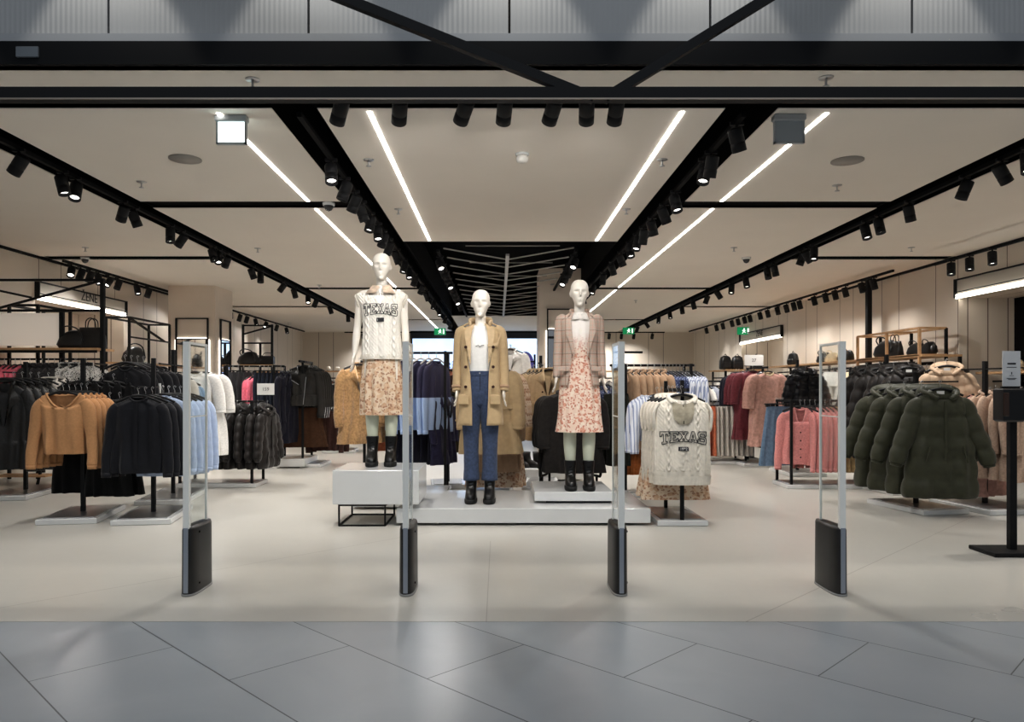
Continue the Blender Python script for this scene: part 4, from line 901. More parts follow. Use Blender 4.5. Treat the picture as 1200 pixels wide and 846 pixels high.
# black blouse stand
tstand('white-based stand holding the black blouses', -3.2, 6.97, .17, arms=((-.04, -.38, .3, 1.22),))
for i in range(3): hang('blouse', 'ink', -3.21+i*.03, 6.70+i*.07, 1.2, .05, 'navy-black blouse on the second stand from left, ' + ('frontmost' if i == 0 else f'{ORD[i]} from front'), 'blouse', 'navy-black blouses', seed=i % 2, scale=(1.06,1,1.05))
row('shirt', 'ltblue', (-3.1, 6.94), (-3.0, 7.22), 5, 1.21, .1, 'light blue shirt', 'behind the navy-black blouses', 'shirt', scale=(1.05,1,1.05))
row('slip', 'jetblack', (-3.62, 7.0), (-3.58, 7.1), 2, 1.15, 0, 'black pleated long skirt-dress', 'between the two front left stands', 'dress', scale=(.9,1,.85))
# stand behind with coats
tstand('tall stand of dark coats behind the black blouses', -3.55, 8.2, .15, arms=((0, -.5, .5, 1.46),), top=1.62, d=1.0)
row('coat', 'black', (-3.62, 7.72), (-3.58, 7.92), 3, 1.46, .1, 'black coat', 'on the tall stand behind the light blue shirts', 'coat', scale=(.95,1,.85))
row('blouse', 'grey', (-3.58, 8.05), (-3.55, 8.2), 2, 1.42, .1, 'grey top', 'on the tall stand behind the black coats', 'top')
row('shirt', 'ltjean', (-3.56, 8.32), (-3.54, 8.4), 2, 1.36, .1, 'denim shirt', 'on the tall stand behind the grey tops', 'shirt', scale=(1,1,1.1))
row('dress', 'lace', (-3.46, 8.55), (-3.4, 8.7), 2, 1.45, .1, 'white lace dress', 'at the back of the tall stand', 'dress', scale=(1,1,.85))
tag(MB().box(-.035, .035, -.003, .003, -.1, 0).build('paper_tag', CARD), 'white paper tag hanging on the dark coat stand', 'tag').location = (-3.45, 7.6, 1.25)
# black short puffers
xrack('low rack of black puffer jackets on white base', -3.85, -2.98, 9.3, 1.05, d=.48)
for i in range(8): hang('puffer', 'puffblk', -3.72+i*.125, 9.26, 1.04, 1.42+rnd.uniform(-.12, .12), f'black puffer jacket on the low rack, {ORD[i]} from left', 'puffer jacket', 'black puffer jackets', seed=i % 2, scale=(1,.75,1.02))
row('blouse', 'lace', (-4.12, 9.3), (-3.86, 9.3), 4, 1.04, 'R', 'white lace top', 'at the left end of the black puffer rack', 'top', 'left')
price_card('white price card reading 159 above the black puffer rack', -2.85, 9.2, 1.12, .21, .14, '159', pole=.08)
# trousers rack behind
xrack('tall rack of dark trousers by the left column', -4.05, -3.35, 11.5, 1.55, d=.6)
row('trousers', 'dkgrey', (-4.03, 11.4), (-3.78, 11.4), 4, 1.53, 'R', 'charcoal trousers', 'on the rack beside the left column', 'trousers', 'left')
row('blouse', 'hotpink', (-3.74, 11.4), (-3.68, 11.4), 2, 1.45, 'R', 'pink top', 'among the dark trousers by the left column', 'top', 'left')
row('trousers', 'dkjean', (-3.62, 11.4), (-3.3, 11.4), 6, 1.53, 'R', 'dark jeans', 'on the rack beside the left column', 'jeans', 'left', scale=(1,1,1.1))
row('coat', 'dknavy', (-3.22, 11.3), (-3.16, 11.4), 2, 1.5, 'R', 'long navy coat', 'at the right end of the dark jeans', 'coat', 'left', scale=(1,1,1.1))
t = thing('display_plinth', 'low white plinth under the dark trousers rack', 'plinth', (-3.25, 11.55, 0)); MB().bevbox(-.3, .35, -.3, .5, .02, .14).build('deck', WHT, t); MB().box(-.22, .25, -.22, .4, 0, .02).build('recessed_foot', BLKM, t)
# biker jackets
hstand('two-post stand holding the dark biker jackets', -2.97, 11.4, 11.95, 1.62, w=.56)
for i in range(5): hang('biker', 'biker', -2.97+i*.01, 11.42+i*.09, 1.6, .15+.02*i, 'black suede biker jacket with silver zip, ' + ('frontmost' if i == 0 else f'{ORD[i]} from front'), 'jacket', 'black suede biker jackets', scale=(1.08,1,1.15))
row('skirt', 'brown', (-2.98, 11.55), (-2.93, 11.85), 4, .98, .1, 'dark brown suede skirt', 'below the biker jackets', 'skirt', scale=(1.25,1,.95))
row('blouse', 'dkbrown', (-2.7, 11.7), (-2.66, 11.9), 2, .95, .1, 'dark brown top', 'low behind the biker jackets', 'top')
# black top and terracotta skirt
tstand('stand of terracotta skirts under black tops near the back left', -2.98, 14.2, .1, d=.7, w=.6, top=1.5, arms=((0, -.3, .3, 1.4),))
row('blouse', 'black', (-3.02, 13.95), (-2.98, 14.15), 2, 1.33, 0, 'short black top', 'above the terracotta skirts', 'top', scale=(1,1,.8))
row('skirt', 'terracotta', (-2.9, 14.15), (-2.78, 14.4), 4, .98, .05, 'terracotta pleated skirt', 'below the black tops', 'skirt', scale=(1.15,1,1.05))
row('blouse', 'peach', (-2.7, 14.4), (-2.66, 14.5), 2, 1.3, .2, 'peach blouse', 'behind the black tops', 'blouse')
# leather jackets at the edge
tstand('stand of leather jackets at the left edge', -5.35, 8.5, .1, top=1.5, arms=((0, -.45, .4, 1.38),), d=1.0)
row('jacket', 'leather', (-5.32, 8.1), (-5.2, 8.5), 5, 1.37, .25, 'black leather jacket', 'at the left edge of the shop', 'jacket', scale=(1.05,1,1.45))
row('jacket', 'grey', (-5.15, 8.6), (-5.12, 8.7), 2, 1.37, .25, 'grey jacket', 'behind the leather jackets at the left edge', 'jacket')
# wall bay: frame with shelves -------------------------------------------------
t = thing('shelving_bay', 'black frame bay with white back panel and oak shelf at far left', 'shelving frame', (-6.0, 9.85, 0))
X = lambda px: (px-584)*9.8/880+6.0
f = MB()
for px, z in ((118, 2.64), (70, 2.2), (-14, 2.64)):
    MB().bar((X(px), 0, 0), (X(px), 0, z), .05).build('post', BLK, t)
f.bar((-.6,0,2.62), (X(118),0,2.62), .03).bar((-.6,0,2.22), (X(118),0,2.22), .03).build('cross_bar', BLK, t)
for a, b in (((X(-8),0,2.24),(X(112),0,2.6)), ((X(-12),0,2.5),(X(34),0,2.39))): MB().bar(a, b, .028).build('brace', BLK, t)
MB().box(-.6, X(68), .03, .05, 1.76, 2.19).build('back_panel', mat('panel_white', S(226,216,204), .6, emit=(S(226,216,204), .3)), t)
MB().box(-.62, X(117), -.12, .32, 1.695, 1.725).build('shelf', WOOD, t); MB().box(-.62, X(117), -.13, -.11, 1.66, 1.695).build('shelf_rail', BLK, t)
MB().tube([(-.62,-.05,1.58), (X(117),-.05,1.58)], .013, 8).build('hanging_rail', BLK, t)
t = thing('ladder_shelf', 'slanted ladder shelf with oak boards below the far left frame bay', 'shelf', (-5.92, 9.7, 0))
for s in (-1, 1): MB().bar((s*.28-.1, -.35, 0), (s*.28, .1, 1.5), .025).build('rail', BLK, t)
for k, (z, y) in enumerate(((.1,-.3),(.42,-.2),(.72,-.11),(1.03,-.02),(1.34,.07))): MB().box(-.32, .32, y-.12, y+.12, z, z+.022).build('board', WOOD, t)
tag(MB().bevbox(-.06, .06, -.09, .09, 0, .2, .005).build('shoe_box', mat('box_red', S(150,40,36), .6)), 'red shoe box on the ladder shelf', 'box').location = (-5.83, 9.55, .442)
row('blouse', 'hotpink', (-6.5, 9.78), (-6.22, 9.78), 5, 1.57, 'R', 'bright pink top', 'on the far left wall rail', 'top', 'left')
row('jacket', 'dkgrey', (-6.1, 9.78), (-5.7, 9.78), 6, 1.57, 'R', 'dark grey jacket', 'on the far left wall rail', 'jacket', 'left')
row('jacket', 'tweed', (-5.62, 9.76), (-5.36, 9.76), 3, 1.58, .6, 'black and white tweed jacket', 'on the far left wall rail', 'jacket', 'left')
for k, (x, y) in enumerate(((-6.1, 9.6), (-5.9, 9.62), (-5.72, 9.6))): pass
# handbags and shoes --------------------------------------------------------
BAGM = mat('bag_leather', S(24,23,24), .4, 0, (10,.3), (50,.3,.004)); BAGT = mat('bag_tan', S(120,96,74), .5)
BG = {}
def bag(kind, x, y, z, rz, label, m=None, sc_=1):
    m = m or BAGM; key = (kind, m.name)
    if key not in BG:
        t = thing('handbag', '', 'bag')
        if kind == 'tote':
            MB().loft([[(a*c_, b*s_, z_) for c_, s_ in [(sg(math.cos(2*PI*k/24), .4), sg(math.sin(2*PI*k/24), .4)) for k in range(24)]] for a, b, z_ in ((.15,.06,0),(.16,.065,.02),(.15,.05,.14),(.135,.02,.24))], True, True).build('body', m, t)
            for s in (-1, 1): MB().tube(sub([(-.06,s*.02,.22),(-.05,s*.03,.31),(0,s*.03,.345),(.05,s*.03,.31),(.06,s*.02,.22)], 4), .007, 6).build('handle', m, t)
        elif kind == 'slouch':
            MB().loft([[(a*c_+dx, b*s_, z_) for c_, s_ in [(sg(math.cos(2*PI*k/24), .7), sg(math.sin(2*PI*k/24), .7)) for k in range(24)]] for a, b, z_, dx in ((.14,.07,0,0),(.17,.08,.04,0),(.15,.07,.12,.01),(.1,.04,.18,.03),(.05,.02,.2,.04))], True, True).build('body', m, t)
            MB().tube(sub([(-.1,0,.13),(-.12,-.03,.2),(-.04,-.06,.24),(.08,-.07,.2),(.13,-.07,.06)], 4), .008, 6).build('strap', m, t)
        elif kind == 'pack':
            MB().loft([[(a*c_, b*s_, z_) for c_, s_ in [(sg(math.cos(2*PI*k/24), .5), sg(math.sin(2*PI*k/24), .5)) for k in range(24)]] for a, b, z_ in ((.11,.06,0),(.12,.07,.03),(.115,.07,.16),(.095,.055,.24),(.05,.03,.27))], True, True).build('body', m, t)
            MB().bevbox(-.08,.08,-.095,-.06,.03,.14,.012).build('pocket', m, t); MB().tube(sub([(-.03,0,.265),(0,0,.31),(.03,0,.265)], 4), .006, 6).build('handle', m, t)
        elif kind == 'box':
            MB().bevbox(-.11,.11,-.05,.05,0,.15,.015).build('body', m, t); MB().bevbox(-.112,.112,-.06,-.045,.07,.15,.006).build('flap', m, t); MB().tube(sub([(-.1,0,.14),(-.06,0,.2),(.06,0,.2),(.1,0,.14)], 4), .006, 6).build('strap', m, t)
        BG[key] = [t, True]
    h = BG[key]; t = h[0] if h[1] else dup(h[0]); h[1] = False
    t.location = (x, y, z); t.rotation_euler = (0, 0, rz); t.scale = (sc_,)*3; tag(t, label, 'bag'); return t
bag('slouch', -5.6, 9.9, 1.726, .1, 'flat black slouchy bag at the left on the far left oak shelf', sc_=1.2)
bag('tote', -5.36, 9.9, 1.726, 0, 'black tote bag with handles on the far left oak shelf', sc_=1.15)
SH = {}
def shoe(x, y, z, rz, label, m, boot=False, cat='shoe', group=None):
    key = (m.name, boot)
    if key not in SH:
        t = thing('ankle_boot' if boot else 'shoe', '', 'shoe'); n = 18
        E = lambda z, y, a, b: [(a*math.cos(2*PI*k/n), y+b*math.sin(2*PI*k/n), z) for k in range(n)]
        R = [E(.02,0,.042,.13),E(.04,0,.044,.13),E(.07,.02,.04,.105),E(.1,.06,.036,.06)]
        if boot: R += [E(.15,.07,.038,.055),E(.2,.07,.042,.058)]
        MB().loft(R, True, True).build('upper', m, t); MB().loft([E(0,0,.043,.132),E(.022,0,.045,.134)], True, True).build('sole', SOLE if m is BAGM else WHT, t)
        SH[key] = [t, True]
    h = SH[key]; t = h[0] if h[1] else dup(h[0]); h[1] = False; t.location = (x, y, z); t.rotation_euler = (0, 0, rz); tag(t, label, cat, group); return t
SHW = mat('shoe_white', S(215,206,196), .5)
for k in range(6): shoe(-6.14+.09*k, 9.68, 1.052, .2, f'dark shoe on the ladder shelf, {ORD[k]} from left', BAGM, group='dark shoes on the ladder shelf')
# wall fixtures along the left wall (between opening and column)
def side_frame(label, X, sgn, ys, z0, zt, zmid=None, zsh=1.6, depth=.38, wood=False, brace=False):
    t = thing('shelving_unit', label, 'shelving frame', (X, ys[0], 0)); m = BLK; y0, y1 = 0, ys[-1]-ys[0]; xo = sgn*depth
    for y in ys:
        for x in (0, xo): MB().bar((x, y-ys[0], z0), (x, y-ys[0], zt), .035).build('post', WOOD if wood and x == 0 else m, t)
        MB().bar((0, y-ys[0], zt), (xo, y-ys[0], zt), .03).build('end_bar', WOOD if wood else m, t)
    for x in (0, xo): MB().bar((x, y0, zt), (x, y1, zt), .03).build('top_bar', WOOD if wood else m, t)
    if zmid: MB().bar((0, y0, zmid), (0, y1, zmid), .025).build('cross_bar', m, t)
    if brace: MB().bar((0, y0+.05, zt-.02), (0, y1-.2, zmid), .03).build('brace', m, t)
    xa, xb = sorted((-sgn*.02, xo)); MB().box(xa, xb, y0-.02, y1+.02, zsh-.03, zsh).build('shelf', WOOD, t)
    MB().tube([(xo*.5, y0, zsh-.12), (xo*.5, y1, zsh-.12)], .012, 8).build('hanging_rail', BLK, t); return t
side_frame('black wall frame with diagonal brace left of the left column', -6.02, -1, [12.25, 13.75], 0, 2.36, 2.04, 1.63, brace=True)
bag('slouch', -6.1, 12.55, 1.632, 1.3, 'black shiny slouchy bag on the wall frame left of the column', sc_=1.3)
bag('slouch', -6.15, 12.9, 1.3, .8, 'black bag hanging low on the wall frame left of the column', sc_=1.1)
row('blouse', 'black', (-6.2, 12.4), (-6.2, 13.6), 8, 1.5, .1, 'black top', 'on the wall frame left of the column', 'top')
side_frame('black wall frame at the far left before the opening', -6.1, -1, [9.95, 10.7], 0, 2.3, None, 1.45)
row('jacket', 'black', (-6.2, 9.98), (-6.2, 10.6), 6, 1.38, .2, 'black jacket', 'on the far left wall frame', 'jacket')
row('tee', 'red', (-6.95, 11.2), (-6.95, 12.4), 6, 1.35, 0, 'red and pink top', 'inside the left wall opening', 'top')
# frame unit right of the left column
t = thing('shelving_bay', 'black frame bay with oak shelf right of the left column', 'shelving frame', (-4.95, 15.3, 0))
for x in (-.25, .1, .34): MB().bar((x, 0, 0), (x, 0, 2.5 if x != .1 else 2.12), .04).build('post', BLK, t)
for z in (2.48, 2.12): MB().bar((-.25,0,z), (.34,0,z), .03).build('cross_bar', BLK, t)
MB().bar((-.25,0,2.3), (.32,0,2.46), .03).build('brace', BLK, t); MB().box(-.27, .36, -.15, .25, 1.64, 1.68).build('shelf', WOOD, t); MB().tube([(-.25,0,1.5),(.34,0,1.5)], .012, 8).build('hanging_rail', BLK, t)
MB().box(-.27, .36, -.12, .25, .4, .43).build('shelf', WOOD, t)
bag('slouch', -5.08, 15.25, 1.682, 0, 'large black bag on the shelf right of the left column', sc_=1.3); bag('box', -4.85, 15.25, 1.682, 0, 'small black box bag on the shelf right of the left column', sc_=.9); bag('box', -4.68, 15.25, 1.682, 0, 'wider black box bag at the end of the shelf right of the left column', sc_=1.15)
row('blouse', 'rust', (-5.1, 15.3), (-4.7, 15.3), 4, 1.48, 'R', 'rust top', 'under the shelf right of the left column', 'top', 'left')
row('blouse', 'cream', (-4.62, 15.6), (-4.5, 15.6), 2, 1.4, 1.1, 'cream striped top', 'behind the frame right of the left column', 'top', 'left')
# back left rack with shelf
def tier(label, x0, x1, y, zs, zr, shelf=True):
    t = thing('shelf_rack', label, 'clothes rack', ((x0+x1)/2, y, 0)); L = (x1-x0)/2
    for s in (-1, 1):
        MB().bar((s*L, 0, 0), (s*L, 0, zs), .04).build('post', BLK, t)
        MB().bar((s*L, -.2, .02), (s*L, .2, .02), .04).build('foot', BLK, t)
    if shelf: MB().box(-L-.05, L+.05, -.2, .2, zs, zs+.03).build('shelf', WOOD, t)
    for z in zr: MB().tube([(-L, 0, z), (L, 0, z)], .014, 8).build('rail', BLK, t)
    return t
tier('rack with oak shelf against the back left wall', -4.6, -3.3, 18.5, 1.6, (1.45,))
SHB = mat('shoe_beige', S(196,174,150), .5)
for k in range(4): shoe(-4.15+.22*k, 18.4, 1.632, .5, f'pale or dark shoe on the back left shelf, {ORD[k]} from left', SHW if k < 3 else BAGM, boot=k == 3)
for k, (kk, mm) in enumerate((('blouse','cream'),('blouse','black'),('trousers','grey'),('blouse','peach'),('blouse','white'),('blouse','black'),('blouse','wine'),('blouse','cream'),('trousers','dkgrey'))): hang(kk, mm, -4.5+.13*k, 18.5, 1.44, 1.3, f'{mm.replace("dkgrey","charcoal")} garment on the back left rack, {ORD[k]} from left', 'garment')
tier('second rack with oak shelf at the back left', -6.2, -4.9, 19.5, 1.6, (1.45,))
row('blouse', 'sandk', (-6.1, 19.5), (-5.0, 19.5), 6, 1.44, 'R', 'sand knit top', 'on the second back left rack', 'top', 'left')
tier('low rack behind the terracotta skirts', -3.1, -1.9, 17.0, 1.45, (1.35,), False)
for k in range(8): hang(('blouse','trousers')[k % 2], ('black','cream','dkgrey','peach','white','dknavy','brown','grey')[k], -3.0+.14*k, 17.0, 1.34, 1.25, f'garment on the rack behind the terracotta skirts, {ORD[k]} from left', 'garment')

# ============================================================ CENTRE
# teddy coats
hstand('two-post stand holding the teddy coats', -1.56, 8.75, 9.4, 1.52, w=.5)
for i in range(4): hang('teddy', 'teddy', -1.6+i*.075, 8.66+i*.17, 1.54, .5-.12*i, 'camel teddy coat on the stand behind the box plinth, ' + ('frontmost' if i == 0 else f'{ORD[i]} from front'), 'coat', 'camel teddy coats', scale=(1,1,1.06))
row('coat', 'terracotta', (-1.3, 9.3), (-1.28, 9.4), 2, 1.2, .4, 'rust long dress coat', 'behind the teddy coats', 'coat', scale=(.9,1,.75))
# bombers
xrack('tall rack of navy and light blue jackets', -1.2, -.6, 8.65, 1.62, d=.4)
row('bomber', 'bomber', (-1.14, 8.5), (-.7, 8.5), 6, 1.6, 'R', 'navy and light blue block jacket', 'on the tall rack', 'jacket', 'left', white=True, scale=(1.05,1,1.2), jit=.1)
row('trousers', 'dknavy', (-1.16, 8.7), (-.62, 8.7), 7, 1.05, 'R', 'navy trousers', 'below the block jackets', 'trousers', 'left', scale=(.95,1,.72))
row('coat', 'navy', (-.66, 8.6), (-.62, 8.7), 2, 1.2, 'R', 'long navy coat', 'at the right end of the block jackets', 'coat', 'left', scale=(.8,1,.85))
# olive coat and sweater
tstand('stand with the olive coat left of the middle mannequin', -.62, 9.25, .1, top=1.62, arms=((0, -.3, .3, 1.5),), d=.6, w=.42)
row('coat', 'olive', (-.58, 8.98), (-.52, 9.1), 2, 1.2, .35, 'olive wool coat', 'left of the middle mannequin', 'coat', scale=(.95,1,.75))
row('sweater', 'peach', (-.66, 9.4), (-.66, 9.5), 2, 1.5, 0, 'peach sweater', 'above the olive coats', 'sweater', scale=(1,1,.6))
row('cardigan', 'dkbrown', (-.5, 9.28), (-.48, 9.36), 2, 1.42, .3, 'dark brown cardigan', 'above the olive coats', 'cardigan', scale=(.9,1,.65))
# trench coats behind the middle mannequin
hstand('two-post stand behind the middle mannequin', -.08, 8.0, 8.75, 1.62, w=.5)
row('trench', 'trench', (-.10, 8.0), (-.06, 8.18), 3, 1.5, .05, 'beige trench coat', 'behind the middle mannequin', 'trench coat', scale=(1.15,1,1.0))
row('coat', 'trench2', (-.05, 8.3), (-.02, 8.42), 2, 1.5, .05, 'long sand coat', 'behind the beige trench coats', 'coat', scale=(1.05,1,1.2))
row('dress', 'floral', (-.06, 8.5), (-.02, 8.65), 3, 1.5, 0, 'rust floral maxi dress', 'behind the beige trench coats', 'dress', scale=(1.2,1,1.18))
# trench coats between middle and right mannequin
tstand('tall stand of sand trench coats between middle and right mannequins', .52, 9.2, -.1, top=1.6, arms=((0, -.5, .45, 1.5),), d=1.0, w=.4)
row('trench', 'trench3', (.60, 8.8), (.44, 9.3), 5, 1.48, -.4, 'sand trench coat', 'between middle and right mannequins', 'trench coat', scale=(.95,1,.9))
# black coats on a tube-leg rack
t = thing('clothes_stand', 'tube-legged black stand behind the blazer mannequin', 'clothes stand', (.78, 8.25, 0))
for s in (-1, 1):
    MB().tube(sub([(s*.04,.3,1.25),(s*.06,.3,.5),(s*.2,.28,.26),(s*.3,.0,.24),(s*.33,-.1,.27),(s*.31,-.1,.5)], 5), .014, 8).build('tube_leg', BLK, t)
    MB().tube([(s*.2,.28,.26),(s*.2,.28,.012)], .014, 8).build('foot', BLK, t); MB().tube([(s*.3,.0,.24),(s*.3,.0,.012)], .014, 8).build('foot', BLK, t)
MB().tube([(0,.32,1.22),(0,-.35,1.22)], .014, 8).build('rail', BLK, t)
row('coat', 'char', (.80, 7.98), (.76, 8.4), 5, 1.22, -.08, 'dark charcoal wool coat', 'behind the blazer mannequin', 'coat', scale=(1.25,1,.9))
row('trousers', 'dkgreen', (1.2, 8.35), (1.36, 8.4), 4, 1.2, 'L', 'dark green trousers', 'right of the blazer mannequin', 'trousers', 'left', scale=(1,1,.85))
row('blouse', 'floral3', (1.1, 8.6), (1.25, 8.6), 3, 1.3, 'L', 'dark patterned blouse', 'right of the blazer mannequin', 'blouse', 'left')
# white garments further back and folded stacks
tstand('stand of white garments behind the middle mannequin', .12, 11.8, 0, top=2.0, arms=((0, -.35, .35, 1.86),))
row('jacket', 'white', (.18, 11.5), (.2, 11.7), 3, 1.86, -.1, 'white jacket', 'hanging behind the middle mannequin at right', 'jacket', scale=(1.05,1,1))
row('trousers', 'white', (.24, 11.55), (.27, 11.75), 3, 1.2, -.1, 'white trousers', 'below the white jackets', 'trousers', scale=(1,1,.8))
row('slip', 'jetblack', (.45, 11.9), (.5, 12.1), 2, 1.3, 0, 'black slip dress', 'beside the white jackets', 'dress', scale=(.5,1,.8))
t = thing('display_table', 'white table with folded clothes behind the trench coats', 'table', (.38, 10.9, 0)); MB().bevbox(-.4, .4, -.3, .3, .68, .73).build('top', WHT, t)
for sx in (-1, 1):
    for sy in (-1, 1): MB().bar((sx*.37, sy*.27, 0), (sx*.37, sy*.27, .68), .03).build('leg', BLK, t)
for k, mm in enumerate(('ltjean','dkjean','jean','ltjean','dkjean')): tag(MB().bevbox(-.15, .15, -.12, .12, 0, .045, .015).build('folded_jeans', F[mm]), f'folded denim in the stack on the white table, {ORD[4-k]} from top', 'folded jeans', 'folded denim stack').location = (.28+.01*(k % 2), 10.8, .732+.047*k)
t = thing('display_plinth', 'low white plinth with black boots behind the trench coats', 'plinth', (.5, 9.95, 0)); MB().bevbox(-.6, .6, -.25, .35, .02, .16).build('deck', WHT, t); MB().box(-.5, .5, -.18, .28, 0, .02).build('recessed_foot', BLKM, t)
for k in range(4): shoe(.3+.13*k, 9.9, .162, .9, f'black boot on the low plinth between mannequins, {ORD[k]} from left', BAGM, boot=True, cat='boot')
# rack of bags and clothes seen beyond the centre, in front of the screen
tier('rack in front of the big screen', -2.6, -.6, 17.5, 1.75, (1.6,), False)
row('blouse', 'floral3', (-2.5, 17.5), (-1.0, 17.5), 6, 1.58, 'R', 'dark blue patterned blouse', 'before the big screen', 'blouse', 'left')
tier('rack right of centre before the column', .2, .75, 15.5, 1.9, (1.75,), False)
row('blouse', 'dknavy', (.25, 15.5), (.6, 15.5), 4, 1.73, .8, 'navy top', 'left of the mirror column', 'top', 'left')

# ============================================================ RIGHT SIDE
# cable-knit vest stand
hstand('two-post stand holding the cable-knit TEXAS vests', 1.605, 6.56, 7.2, 1.27, w=.44, rail=1.2)
for i in range(4): hang('vest', 'ecru', 1.585-i*.012, 6.50+i*.11, 1.21, -.04+.05*i, 'cream cable-knit vest lettered TEXAS on the front right stand, ' + ('frontmost' if i == 0 else f'{ORD[i]} from front'), 'vest', 'cream cable-knit vests', scale=(1,1,1.0))
row('skirt', 'floral', (1.58, 6.66), (1.58, 7.0), 4, .85, 0, 'rust floral skirt', 'below the cable-knit vests', 'skirt', scale=(1.1,1,.88))
row('sweater', 'stripe', (1.52, 6.98), (1.5, 7.1), 2, 1.2, .1, 'striped-trim white sweater', 'behind the cable-knit vests', 'sweater', scale=(1.1,1,.8))
# long rail with trench blazers, navy shirts, striped shirts
xrack('tall black rack of beige jackets and shirts right of centre', 1.4, 2.12, 8.42, 1.47, d=.35, z2=.78)
row('trench', 'trench2', (1.44, 8.4), (1.82, 8.4), 6, 1.45, 'L', 'beige jacket', 'on the tall rack right of centre', 'jacket', 'left', scale=(1,1,.92))
row('shirt', 'floral3', (1.87, 8.4), (1.99, 8.4), 4, 1.45, 'L', 'navy patterned shirt', 'on the tall rack right of centre', 'shirt', 'left')
row('shirt', 'stripe', (2.03, 8.4), (2.2, 8.4), 5, 1.45, 'L', 'white striped shirt', 'on the tall rack right of centre', 'shirt', 'left')
row('skirt', 'rust', (1.5, 8.42), (1.75, 8.42), 3, .78, .5, 'rust brown skirt', 'below the beige jackets', 'skirt', 'left', scale=(.7,1,.75))
t = thing('clothes_stand', 'bare black T stand at the end of the beige jacket rack', 'clothes stand', (1.43, 8.75, 0)); MB().bar((0,0,.0), (0,0,1.62), .03).build('post', BLK, t); MB().bar((-.1,0,1.62), (.25,0,1.62), .025).build('arm', BLK, t)
for k, x in enumerate((1.95, 2.12)): pass
# grey trousers
xrack('double rail of grey trousers, middle right', 3.25, 3.9, 12.1, 1.0, d=.55, z2=1.24)
row('trousers', 'grey', (3.42, 12.0), (3.95, 12.0), 8, .99, 'L', 'light grey trousers', 'on the rail in the middle right', 'trousers', 'left', scale=(1,1,.86))
row('trousers', 'terracotta', (3.2, 12.0), (3.38, 12.0), 3, .99, 'L', 'terracotta trousers', 'left of the light grey trousers', 'trousers', 'left', scale=(1,1,.86))
tier('upper rail of short tops behind the grey trousers', 3.2, 4.3, 12.7, 1.42, (1.32,), False)
for k, mm in enumerate(('white','black','white','stripe','floral2','dkgreen','rust','black')): hang('tee', mm, 3.25+.13*k, 12.7, 1.31, -1.3, f'{ {"stripe":"striped","floral2":"floral","dkgreen":"dark green"}.get(mm, mm)} short top behind the grey trousers, {ORD[k]} from left', 't-shirt')
tier('black shelf rack with two backpacks at middle right', 4.6, 5.3, 15.2, 1.55, (1.4,))
bag('pack', 4.58, 15.15, 1.582, .2, 'leftmost dark backpack on the middle right shelf rack'); bag('pack', 4.82, 15.15, 1.582, -.1, 'second dark backpack from left on the shelf rack'); bag('pack', 5.2, 15.15, 1.582, 0, 'rightmost dark backpack on the middle right shelf rack')
for k, mm in enumerate(('dkgrey','white','cream','dkgrey','olive')): hang('jacket', mm, 4.65+.14*k, 15.2, 1.38, -1.3, f'{ {"dkgrey":"charcoal"}.get(mm, mm)} jacket under the backpack shelf, {ORD[k]} from left', 'jacket')
# dresses
hstand('two-post stand of dusty pink dresses', 4.05, 11.5, 12.2, 1.53, w=.6)
row('dress', 'rose', (4.1, 11.4), (4.12, 11.58), 3, 1.52, .25, 'dusty pink long dress', 'on the middle right stand', 'dress', m2='cream', scale=(1.15,1,1.0))
row('dress', 'wine', (3.98, 11.75), (3.94, 11.95), 3, 1.54, .2, 'burgundy velvet dress', 'behind the dusty pink dresses', 'dress', scale=(1.15,1,.95))
row('coat', 'dknavy', (3.86, 12.05), (3.84, 12.12), 2, 1.5, .2, 'dark navy coat', 'behind the burgundy dresses', 'coat')
price_card('small white price card above the burgundy dresses', 4.05, 11.9, 1.56, .3, .17, '27', pole=.1)
# pink cardigans
xrack('low double rack of pink cardigans and beige trousers', 3.5, 4.55, 9.2, 1.06, d=.5, lip=.1)
hang('cardigan', 'pink', 3.62, 9.0, 1.05, -.35, 'coral pink knit cardigan facing front at left end of its rack', 'cardigan', 'coral pink cardigans', scale=(1,1,1.1))
row('cardigan', 'pink', (3.72, 9.12), (4.05, 9.15), 6, 1.05, 'L', 'coral pink knit cardigan', 'on the low rack', 'cardigan', 'left', scale=(1,1,1.12))
row('trousers', 'khaki', (4.12, 9.2), (4.38, 9.2), 5, 1.05, 'L', 'khaki trousers', 'right of the coral pink cardigans', 'trousers', 'left', scale=(1,1,.86))
row('trousers', 'dkgreen', (4.46, 9.2), (4.66, 9.2), 4, 1.05, 'L', 'dark green trousers', 'at the right end of the cardigan rack', 'trousers', 'left', scale=(1,1,.85))
row('skirt', 'ltjean', (3.46, 9.35), (3.62, 9.55), 4, 1.07, .3, 'light denim flared skirt', 'left of the coral pink cardigans', 'skirt', 'left', scale=(.85,1,1.15))
hang('puffer', 'puffshine', 4.18, 10.2, 1.5, .1, 'glossy black puffer jacket above the coral cardigans', 'puffer jacket', scale=(1.0,1,.75))
tstand('stand of the glossy black puffer jacket', 4.2, 10.55, 0, top=1.6, arms=((0, -.4, .3, 1.5),))
